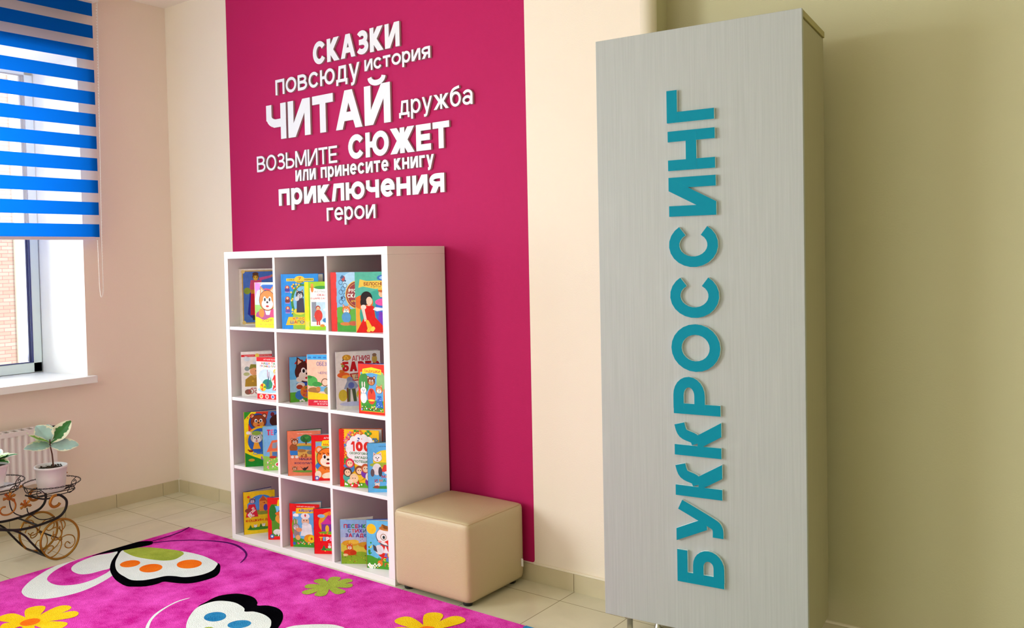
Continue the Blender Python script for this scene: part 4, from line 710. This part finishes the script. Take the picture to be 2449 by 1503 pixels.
def p19(A):
    A.e(.56, .78, .32, .13, '#3f8fe0'); A.e(.4, .7, .26, .1, '#4f9ae6'); A.r(.12, .48, .95, .72, '#4f9ae6'); A.e(.6, .5, .4, .06, '#8a9a3a'); A.poly([(.5, .52), (.5, .8), (.62, .88), (.74, .82), (.95, .86), (.95, .52)], '#e8963a'); A.poly([(.5, .76), (.62, .9), (.74, .76)], '#c8602a'); A.e(.7, .6, .07, .08, '#5a4ab0'); A.dots(.52, .7, .92, .8, 6, ['#b04a2a'], 2, .02)
    A.poly([(.06, .4), (.46, .4), (.36, .7), (.16, .7)], '#d8283a'); A.dots(.12, .42, .42, .62, 8, ['#f8e8ea'], 3, .035, True); A.face(.28, .78, .09, '#6a5a7c', '#c8b8d0', 'p'); A.e(.14, .56, .1, .05, '#9a4a3a'); A.e(.16, .88, .04, .03, '#e0482a')
    A.t('КОШКИН ДОМ', .06, .29, .95, .345, '#d8321c'); A.e(.5, .12, .4, .035, '#3f8f2a'); A.poly([(.14, .12), (.2, .22), (.26, .12)], '#2f7a2a'); A.poly([(.48, .14), (.53, .24), (.58, .14)], '#2f7a2a'); A.face(.36, .18, .05, '#e8e8e0', '#ffffff'); A.face(.62, .19, .05, '#e8e8e0', '#ffffff'); A.e(.84, .17, .08, .04, '#7a3a1c')
B(4, 1.102, -.371, 56, .154, .212, '#f3d01c', 'yellow book КОШКИН ДОМ with a cat in a red dress, bottom left', p19, '#1a2f86', '#5a2418', opn=22)
def p20(A):
    A.r(.12, .08, 1, .84, '#5a9a2a'); A.r(.12, .62, 1, .8, '#7ac8f4'); A.e(.16, .64, .12, .2, '#2f7f2a'); A.poly([(.3, .8), (.34, .95), (1, .96), (1, .78)], '#ffd81a'); A.t('СОРОКА', .44, .88, .98, .925, '#d8402a'); A.t('БЕЛОБОКА', .42, .82, .99, .865, '#d8402a')
    A.e(.52, .5, .28, .14, '#e8a03a'); A.face(.6, .54, .22, '#24242a', '#f2f0ee'); A.e(.44, .62, .2, .05, '#e8702a'); A.e(.6, .28, .24, .1, '#d82a2a'); A.e(.46, .3, .08, .08, '#f0f0f4'); A.e(.58, .18, .2, .07, '#2a2a34'); A.e(.3, .18, .14, .07, '#e8e8e0'); A.dots(.14, .09, 1, .14, 20, ['#ffffff', '#3f7f2a', '#2a5a1c'], 5, .02); A.c(.12, .08, .07, '#3a6ab8'); A.c(.12, .08, .035, '#e8f0fa')
B(4, 1.263, -.350, 36, .148, .206, '#e8201c', 'red framed book with a black and white bird, bottom left cell', p20, '#1c4aa0')
def p21(A):
    A.t('КОРНЕЙ ЧУКОВСКИЙ', .24, .925, .84, .95, '#f8d8d4'); A.r(.09, .06, .96, .82, '#6ab8f0'); A.cloud(.2, .74, .06); A.cloud(.88, .74, .05); A.hill(.2, .02, '#4a9a2a', 0, .09, .96); A.e(.16, .46, .1, .2, '#7aa83a'); A.r(.09, .06, .96, .1, '#3f9030'); A.poly([(.2, .77), (.22, .9), (.86, .92), (.88, .8)], '#ffd21a'); A.t('АЙБОЛИТ', .3, .815, .8, .875, '#3f4ac0')
    A.poly([(.34, .26), (.76, .26), (.72, .52), (.42, .52)], '#eef0f4'); A.e(.56, .5, .16, .06, '#f4f4f6'); A.e(.52, .6, .13, .1, '#f0c4a0'); A.e(.52, .72, .15, .07, '#f6f6f8'); A.e(.52, .54, .1, .035, '#e8e8ea'); A.c(.47, .62, .018, '#33302e'); A.c(.57, .62, .018, '#33302e'); A.r(.505, .7, .535, .77, '#e02a2a'); A.r(.485, .725, .555, .745, '#e02a2a')
    A.e(.22, .34, .1, .16, '#98888c'); A.face(.2, .46, .11, '#a8989a', '#e8dcd8', 'l'); A.e(.3, .4, .1, .05, '#f0a070'); A.e(.26, .22, .08, .06, '#e8b070'); A.e(.66, .2, .2, .1, '#f29a1a'); A.e(.72, .2, .12, .08, '#ffd21a'); A.r(.7, .17, .735, .23, '#d82a2a'); A.r(.68, .19, .755, .21, '#d82a2a'); A.e(.86, .44, .07, .1, '#d83a30'); A.dots(.12, .07, .9, .12, 18, ['#f6c62a', '#ffffff', '#e85a8a'], 5, .02); A.c(.13, .08, .05, '#3a6ab8')
B(4, 1.432, -.356, 27, .148, .206, '#ea1c18', 'red framed book АЙБОЛИТ with a white-coated figure, bottom middle', p21, '#4a8ab0', '#c41410')
def p22(A):
    A.e(.55, .68, .4, .26, '#f0a024'); A.e(.62, .66, .34, .22, '#8ac050'); A.poly([(.3, .72), (.5, .9), (.95, .94), (.95, .72)], '#c02a8a'); A.e(.24, .84, .12, .04, '#8ac8e8'); A.e(.5, .9, .05, .05, '#e8862a'); A.poly([(.24, .5), (.24, .66), (.42, .74), (.6, .66), (.6, .5)], '#7a3a9c'); A.r(.62, .48, .95, .74, '#9a5ab8'); A.e(.42, .56, .06, .08, '#f0c024'); A.e(.8, .6, .07, .07, '#f0c024'); A.poly([(.2, .66), (.42, .8), (.64, .66)], '#d0389a'); A.e(.5, .47, .36, .03, '#6ab02a'); A.dots(.2, .44, .5, .49, 4, ['#e8862a'], 6, .03)
    A.t('ТЕРЕМОК', .16, .29, .99, .38, ['#ffd21a', '#5ac0e8', '#ffffff', '#f0a0d0', '#8ae06a'], .26); A.e(.6, .1, .4, .03, '#5aa83a'); A.poly([(.22, .08), (.3, .2), (.38, .08)], '#2f7f3a'); A.face(.48, .16, .05, '#e8e8e0', '#ffffff', 'l'); A.face(.78, .15, .05, '#f0a050', '#ffffff'); A.c(.34, .07, .02, '#ffe04a')
B(4, 1.605, -.361, 32, .148, .210, '#e8141a', 'plain red book ТЕРЕМОК with a purple house, bottom middle cell', p22, '#0f5a5e', '#5a1418')
def p23(A):
    A.r(0, .5, 1, .78, '#a8c0e8'); A.r(0, .4, 1, .6, '#c0c8e4'); A.hill(.46, .03, '#dcd04a', 0); A.hill(.26, .02, '#8fb42e', 2); A.t('ПЕСЕНКИ', .1, .81, .92, .90, ['#c8203a', '#4a3ab0', '#3a9a4a'], .22); A.t('СТИХИ', .22, .71, .8, .79, ['#3f7a8a', '#d86a2a', '#c8203a', '#6a3ab0'], .22); A.t('ЗАГАДКИ', .14, .605, .94, .69, ['#5a3a9a', '#c8203a', '#3a7ac0'], .22)
    A.e(.3, .47, .26, .07, '#e2a62a'); A.e(.4, .5, .16, .05, '#f0c84a'); A.e(.75, .44, .22, .06, '#d8a02a'); A.poly([(.2, .3), (.3, .5), (.4, .3)], '#e0902a'); A.e(.28, .26, .2, .07, '#d8481c'); A.e(.38, .25, .1, .05, '#c83a14'); A.face(.27, .38, .09, '#e8641c', '#f6e0c0', 'p'); A.e(.14, .2, .08, .03, '#f2d8a0'); A.e(.86, .38, .14, .08, '#c8401c'); A.e(.86, .46, .05, .04, '#e0902a')
    A.dots(.02, .02, .98, .2, 40, ['#f0d83a', '#5a8a1c', '#3a6a1c', '#c8203a'], 5, .012); A.dots(.6, .52, .95, .6, 6, ['#5a6a8a'], 6, .01)
B(4, 1.803, -.382, 33, .146, .198, '#8fbcec', 'light blue book with a red fox in yellow grass, bottom right cell', p23, '#cfc8c0')
def p24(A):
    A.r(0, .2, 1, 1, '#6ac4f2'); A.hill(.24, .03, '#4fa02c', 1); A.c(.16, .82, .15, '#ffd024'); A.e(.62, .38, .3, .16, '#d82a20'); A.e(.4, .4, .14, .1, '#e4e4ea'); A.poly([(.2, .5), (.3, .46), (.34, .34), (.22, .38)], '#4a4a54'); A.poly([(.52, .34), (.6, .5), (.7, .34)], '#f0f0f2')
    A.e(.66, .68, .36, .2, '#5a5a66'); A.e(.66, .69, .34, .185, '#f4f1ee'); A.e(.66, .85, .26, .05, '#c8843c'); A.poly([(.44, .84), (.5, .94), (.56, .84), (.66, .92), (.74, .83), (.84, .86)], '#b8742e'); [A.e(u, .67, .1, .07, '#b89a86') for u in (.54, .8)]; [A.e(u, .67, .07, .052, '#ffffff') for u in (.54, .8)]; [A.e(u, .665, .04, .035, '#2a3a3a') for u in (.55, .79)]; A.poly([(.56, .57), (.7, .62), (.84, .57), (.7, .53)], '#e8301c'); A.poly([(.62, .54), (.7, .5), (.78, .54)], '#c02414'); A.e(.42, .57, .06, .02, '#f0a0a0')
    A.dots(.04, .3, .2, .55, 8, ['#f0e84a', '#3f9a3c'], 3, .03); A.t('ДВА', .56, .27, .86, .335, ['#4a8ae0', '#f0c83a', '#e8403c'], .24); A.t('ВЕСЁЛЫХ', .36, .17, .98, .235, ['#3a9a3c', '#e8403c', '#f0e04a', '#4a8ae0'], .24); A.t('ГУСЯ', .56, .06, .96, .13, ['#e8403c', '#f0e04a', '#4a8ae0', '#3a9a3c'], .24); A.e(.42, .12, .08, .06, '#e87a2a', .5); A.dots(.05, .02, .4, .12, 10, ['#ffffff', '#f0a0c8', '#2f7a24'], 7, .035, True)
B(4, 1.934, -.352, 20, .150, .212, '#6ac4f2', 'book with a large white duckling face, bottom right cell', p24, '#1c5ac0', '#a01c14')

# ------------------------------------------------------------------ wrought iron flower stand
GO = mat('antique_gold_paint', '#a1742a', .36, metal=.75); CU = mat('copper_gold_paint', '#a86c26', .4, metal=.7); IR = mat('black_iron', '#1d1a18', .4, metal=.5)
XF, XR = .606, .404
st = thing('flower_stand', 'black and gold wrought iron flower stand on spoked wheels by the radiator', 'plant stand', (.505, -1.2, 0))
def P3(x, y, z): return (x-.505, y+1.2, z)
FR = [(-1.75, .225), (-1.55, .265), (-1.42, .235), (-1.328, .208), (-1.245, .187), (-1.158, .185), (-1.068, .198), (-1.034, .217), (-1.019, .245), (-1.020, .274), (-1.046, .301), (-1.066, .306)]
CU_ = [(-1.066, .306), (-1.084, .302), (-1.097, .279), (-1.092, .262), (-1.078, .253), (-1.060, .256), (-1.050, .266)]
for x in (XF, XR):
    m = M(); m.tube(spline([P3(x, y, z) for y, z in FR], 8), .0060, IR, 10); o = m.obj('side_frame', st)
    m = M(); m.tube(spline([P3(x, y, z) for y, z in CU_], 8), .0068, CU, 10); m.obj('scroll_end', o)['label'] = 'gold curled end'
    m = M(); m.tube(spline([P3(x, y, z) for y, z in ((-1.50, .235), (-1.40, .222), (-1.328, .206), (-1.274, .192), (-1.224, .158), (-1.191, .114), (-1.150, .060), (-1.122, .030))], 8), .0048, IR, 8); m.obj('leg_bar', st)
    m = M(); m.tube(spline([P3(x, y, z) for y, z in ((-1.30, .205), (-1.45, .20), (-1.60, .13), (-1.68, .0052))], 8), .0048, IR, 8); m.obj('rear_leg', st)
m = M()
for y, z in ((-1.30, .197), (-1.122, .030), (-1.158, .186), (-1.60, .13)): m.tube([P3(XR, y, z), P3(XF, y, z)], .0045, IR, 8)
m.obj('crossbar', st)
scr = [[(545, 1150), (580, 1143), (615, 1160), (640, 1200), (640, 1240), (600, 1278), (560, 1275), (532, 1250), (545, 1222), (575, 1218), (590, 1232)],
 [(625, 1280), (660, 1265), (710, 1258), (765, 1278), (790, 1320), (785, 1370), (750, 1402), (710, 1402), (680, 1378), (682, 1345), (708, 1332), (736, 1360)],
 [(635, 1285), (640, 1340), (610, 1405), (560, 1445), (500, 1448), (460, 1415), (455, 1375), (490, 1335), (530, 1330), (550, 1350), (530, 1380), (490, 1402)],
 [(635, 1275), (600, 1330), (540, 1375), (485, 1402)],
 [(560, 1180), (552, 1220), (575, 1255), (625, 1280)], [(630, 1095), (668, 1090), (688, 1130), (680, 1165), (650, 1192), (630, 1180), (628, 1140)],
 [(640, 1085), (655, 1150), (650, 1220), (630, 1278)]]
rw = .0925
def wheel(x, y0, rot):
    m = M(); c = Vector(P3(x, y0, rw+.0035))
    m.tube([(c.x, c.y+rw*math.cos(a), c.z+rw*math.sin(a)) for a in [2*PI*i/48 for i in range(48)]], .0054, GO, 10, closed=True); w = m.obj('wheel', st)
    m = M()
    for s_ in scr:
        pts = []
        for px, py in s_:
            a, b_ = (px-625)/212*rw, -(py-1280)/212*rw
            if rot: a, b_ = a*math.cos(rot)-b_*math.sin(rot), a*math.sin(rot)+b_*math.cos(rot)
            pts.append((c.x, c.y+a, c.z+b_))
        m.tube(spline(pts, 5), .0027, GO, 6)
    m.lathe([(.0075, -.009), (.0075, .009)], GO, 14); m.v[-28:] = [(c.x+v[2], c.y+v[0], c.z+v[1]) for v in m.v[-28:]]
    m.obj('scroll_spokes', w)
wheel(XF, -1.056, 0); wheel(XR, -1.058, .9)
m = M(); m.tube([P3(XR, -1.057, rw+.0035), P3(XF, -1.057, rw+.0035)], .004, IR, 8); m.obj('axle', st)
def plate(cx, cy, z, R, lab):
    m = M(); c = Vector(P3(cx, cy, z)); Nn = 72
    for ph in (0, PI): m.tube([(c.x+R*math.cos(a)+.0022*math.cos(a)*math.cos(16*a+ph), c.y+R*math.sin(a)+.0022*math.sin(a)*math.cos(16*a+ph), c.z+.0022*math.sin(16*a+ph)) for a in [2*PI*i/192 for i in range(192)]], .0015, IR, 5, closed=True)
    r = m.obj('plate_ring', st)
    m = M(); R2 = R*.80; z2 = -.040
    m.tube([(c.x+R2*math.cos(a), c.y+R2*math.sin(a), c.z+z2) for a in [2*PI*i/Nn for i in range(Nn)]], .0021, IR, 7, closed=True)
    for q in (-.5, 0, .5): m.tube([(c.x+R2*q, c.y-R2*math.sqrt(1-q*q), c.z+z2), (c.x+R2*q, c.y+R2*math.sqrt(1-q*q), c.z+z2)], .0022, IR, 6)
    for k in range(5):
        a = 2*PI*k/5+.35; rd_ = Vector((math.cos(a), math.sin(a), 0)); tg = Vector((-math.sin(a), math.cos(a), 0)); b0 = c+rd_*(R-.003)
        sp = [(.000, .0), (.010, -.010), (.020, -.022), (.016, -.036), (.0, -.042), (-.016, -.034), (-.014, -.018), (0, -.012), (.006, -.022)]
        m.tube(spline([tuple(b0-rd_*(.018*min(1, -q/.04))+tg*p+Vector((0, 0, q))) for p, q in sp], 4), .0019, IR, 6)
    m.obj('lower_ring', r)
    return c.z+z2+.003
zt = plate(.505, -1.037, .346, .128, '')
zt2 = plate(.505, -1.305, .405, .128, '')
m = M(); m.tube(spline([P3(.505, -1.165, .312), P3(.54, -1.10, .285), P3(.57, -1.07, .29), P3(XF, -1.066, .306)], 5), .004, IR, 8); m.tube(spline([P3(.505, -.95, .306), P3(.47, -1.0, .29), P3(XR, -1.066, .306)], 5), .004, IR, 8)
m.tube([P3(.505, -1.305, .362), P3(.505, -1.30, .197)], .005, IR, 8); m.obj('ring_support', st)
m = M(); m.tube(spline([P3(XF, y, z) for y, z in ((-1.282, .335), (-1.278, .30), (-1.262, .268), (-1.225, .246), (-1.178, .243), (-1.172, .250))], 6), .0026, IR, 6)
m.tube(spline([P3(XF, y, z) for y, z in ((-1.205, .278), (-1.200, .255), (-1.178, .235), (-1.150, .212), (-1.110, .203), (-1.078, .207))], 6), .0026, IR, 6); m.obj('twisted_stem', st)
m = M(); m.tube(spline([P3(XF, y, z) for y, z in ((-1.262, .325), (-1.255, .305), (-1.262, .282), (-1.285, .268), (-1.312, .272), (-1.325, .290), (-1.315, .305), (-1.300, .305))], 6), .004, CU, 8); m.obj('gold_scroll', st)
def leaf_orn(y, z, s_, rot, x=XF+.004):
    m = M(); pts = []
    for k in range(5):
        a0 = rot+(k-2)*.95+PI/2
        for da, rr in ((-.40, .45), (-.28, .95), (0, 1.08), (.28, .95), (.40, .45)): pts.append((rr*s_*math.cos(a0+da), rr*s_*math.sin(a0+da)))
    pts += [(.12*s_*math.cos(rot-PI/2+q), .5*s_*math.sin(rot-PI/2+q)) for q in (-.2, .2)]
    c = P3(x, y, z); n_ = len(pts)
    vs = [(c[0]+.004, c[1], c[2])]+[(c[0]-.003+.006*((i % 5) == 2), c[1]+a, c[2]+b_) for i, (a, b_) in enumerate(pts)]
    vs += [(v[0]-.0015, v[1], v[2]) for v in vs]
    m.add(vs, [(0, 1+i, 1+(i+1) % n_) for i in range(n_)]+[(n_+1, n_+2+(i+1) % n_, n_+2+i) for i in range(n_)], CU); m.obj('gold_leaf', st)
leaf_orn(-1.212, .292, .026, .1); leaf_orn(-1.283, .342, .028, -.3); leaf_orn(-.945, .366, .016, .2, .45); leaf_orn(-1.225, .378, .009, .2, .6)

# ------------------------------------------------------------------ pots and plants
POT = mat('white_plastic_pot', '#e9eae8', .35); SOIL = mat('dark_potting_soil', '#3d3222', .95, bump=1, bscale=120, var=.35, vscale=60)
LG = mat('leaf_green', '#2f7d32', .35, var=.2, vscale=25); LB = mat('leaf_light_green', '#79b52c', .35, var=.15, vscale=25); LC = mat('leaf_cream_edge', '#e6eccb', .4, var=.05, vscale=30); LT = mat('leaf_silver_green', '#a4cdc4', .28, var=.12, vscale=30); STM = mat('brown_stem', '#5a3526', .7)
def leafm(m, base, tip, wid, nrm, inner, droop=.15, edge=.62):
    b0 = Vector(base); t0 = Vector(tip); d = t0-b0; L = d.length; d.normalize(); nv = Vector(nrm); nv = (nv-d*nv.dot(d)).normalized(); sd = d.cross(nv); NU, NV = 36, 22; vs = []
    for i in range(NU+1):
        u = i/NU; w = wid*.62*max(.03, math.sin(PI*min(1, u**.85))**.75)*(1 if u < .97 else .5)
        for j in range(NV+1):
            v = -1+2*j/NV; p = b0+d*L*u+sd*w*v+nv*(abs(v)*w*.28-droop*L*u*u+.015*L*math.sin(9*u+v)); vs.append(p)
    def mt(i, j):
        v = abs(-1+2*(j+.5)/NV); sg = 1 if j > NV/2 else -1; return LC if v > edge+.09*math.sin(i*.55+sg*1.7+wid*300)+.05*math.sin(i*1.31+sg) or i >= NU-1 else inner
    for i in range(NU):
        for j in range(NV):
            a = i*(NV+1)+j; m.add([vs[a], vs[a+1], vs[a+NV+2], vs[a+NV+1]], [(0, 1, 2, 3)], mt(i, j), True)
def leaf_part(parent, org, *a, **k):
    m = M(); leafm(m, *a, **k); o = m.obj('leaf', parent, mx=Matrix.Translation(-Vector(org)), fix=False)
    bm = bmesh.new(); bm.from_mesh(o.data); bmesh.ops.remove_doubles(bm, verts=bm.verts, dist=.0001); bm.to_mesh(o.data); bm.free(); return o
O1 = (.505, -1.037, zt+.0)
p1_ = thing('potted_rubber_plant', 'variegated rubber plant with broad leaves in a round white pot', 'potted plant', O1)
m = M(); hp = .428-zt
m.lathe([(.055, 0), (.060, .004), (.0675, hp*.55), (.070, hp-.012), (.0745, hp-.010), (.0745, hp), (.069, hp), (.067, hp-.014), (.060, hp-.016)], POT, 48); m.obj('pot', p1_)
m = M(); rg = random.Random(4)
m.lathe([(.066, hp-.016), (.04, hp-.011), (.001, hp-.009)], SOIL, 30)
for _ in range(120):
    a, r = rg.uniform(0, 2*PI), rg.uniform(0, .058); s_ = rg.uniform(.002, .005); m.lathe([(.0005, -s_), (s_, 0), (.0005, s_)], SOIL, 5, (r*math.cos(a), r*math.sin(a), hp-.010+s_*.5))
m.obj('soil', p1_)
m = M(); m.tube(spline([(.0, .012, hp-.012), (.0, .008, .17), (.0, .0, .215), (0, .0, .245)], 5), [.0042-.0001*k for k in range(16)], STM, 8); m.obj('stem', p1_)
tw = (.505, -1.037, zt+.238)
lv = [((.505, -1.037, .525), (.55, -1.178, .545), .048, (.9, -.2, .9), LT, .10), ((.505, -1.037, .535), (.53, -1.150, .598), .038, (.4, -.3, .9), LB, .05),
      ((.505, -1.037, .540), (.47, -1.085, .625), .075, (1, -.3, .35), LT, .06), ((.505, -1.035, .538), (.50, -.925, .625), .062, (.9, -.5, .6), LG, -.05),
      ((.505, -1.035, .522), (.56, -.920, .518), .062, (1, -.45, .95), LT, .08), ((.505, -1.037, .540), (.45, -1.02, .62), .055, (1, -.2, .3), LT, .02), ((.505, -1.035, .53), (.46, -.985, .585), .035, (.8, -.4, .5), LG, .0),
      ((.53, -1.148, .597), (.535, -1.163, .610), .018, (.4, -.3, .9), LC, .05)]
for b_, t_, w_, n_, c_, dr_ in lv: leaf_part(p1_, O1, b_, t_, w_, n_, c_, droop=dr_, edge=.8 if c_ is LT else .6)
O2 = (.505, -1.305, zt2)
sa = M(); sa.lathe([(.045, 0), (.085, .010), (.088, .013), (.084, .013), (.045, .004)], mat('white_glazed_saucer', '#eef2f6', .15, coat=.6), 40, O2); tag(sa.obj('plant_saucer'), 'white round saucer under the plant pot at the left edge', 'saucer')
O2 = (.505, -1.305, zt2+.0135)
p2_ = thing('potted_ficus', 'low leafy variegated plant in a faceted white pot, cut by the left edge', 'potted plant', O2)
m = M(); hp2 = .485-O2[2]; m.lathe([(.042, 0), (.064, hp2-.012), (.070, hp2-.010), (.072, hp2), (.065, hp2), (.062, hp2-.012)], POT, sides=10); m.obj('pot', p2_)
m = M(); m.lathe([(.061, hp2-.012), (.001, hp2-.008)], SOIL, 24); m.obj('soil', p2_)
m = M(); m.tube([(0, 0, hp2-.01), (0, .004, hp2+.03)], .004, STM, 8); m.obj('stem', p2_)
rg = random.Random(11)
for k in range(13):
    a = k*2.4; el_ = rg.uniform(.08, .5) if k > 3 else .8; L = rg.uniform(.09, .13); b0 = Vector((.505, -1.301, .495+rg.uniform(-.008, .015)))
    d = Vector((math.cos(a)*math.cos(el_), math.sin(a)*math.cos(el_), math.sin(el_)*.55)); leaf_part(p2_, O2, tuple(b0), tuple(b0+d*L), .042, (0.2, 0, 1), [LB, LT, LG][k % 3], droop=.12)
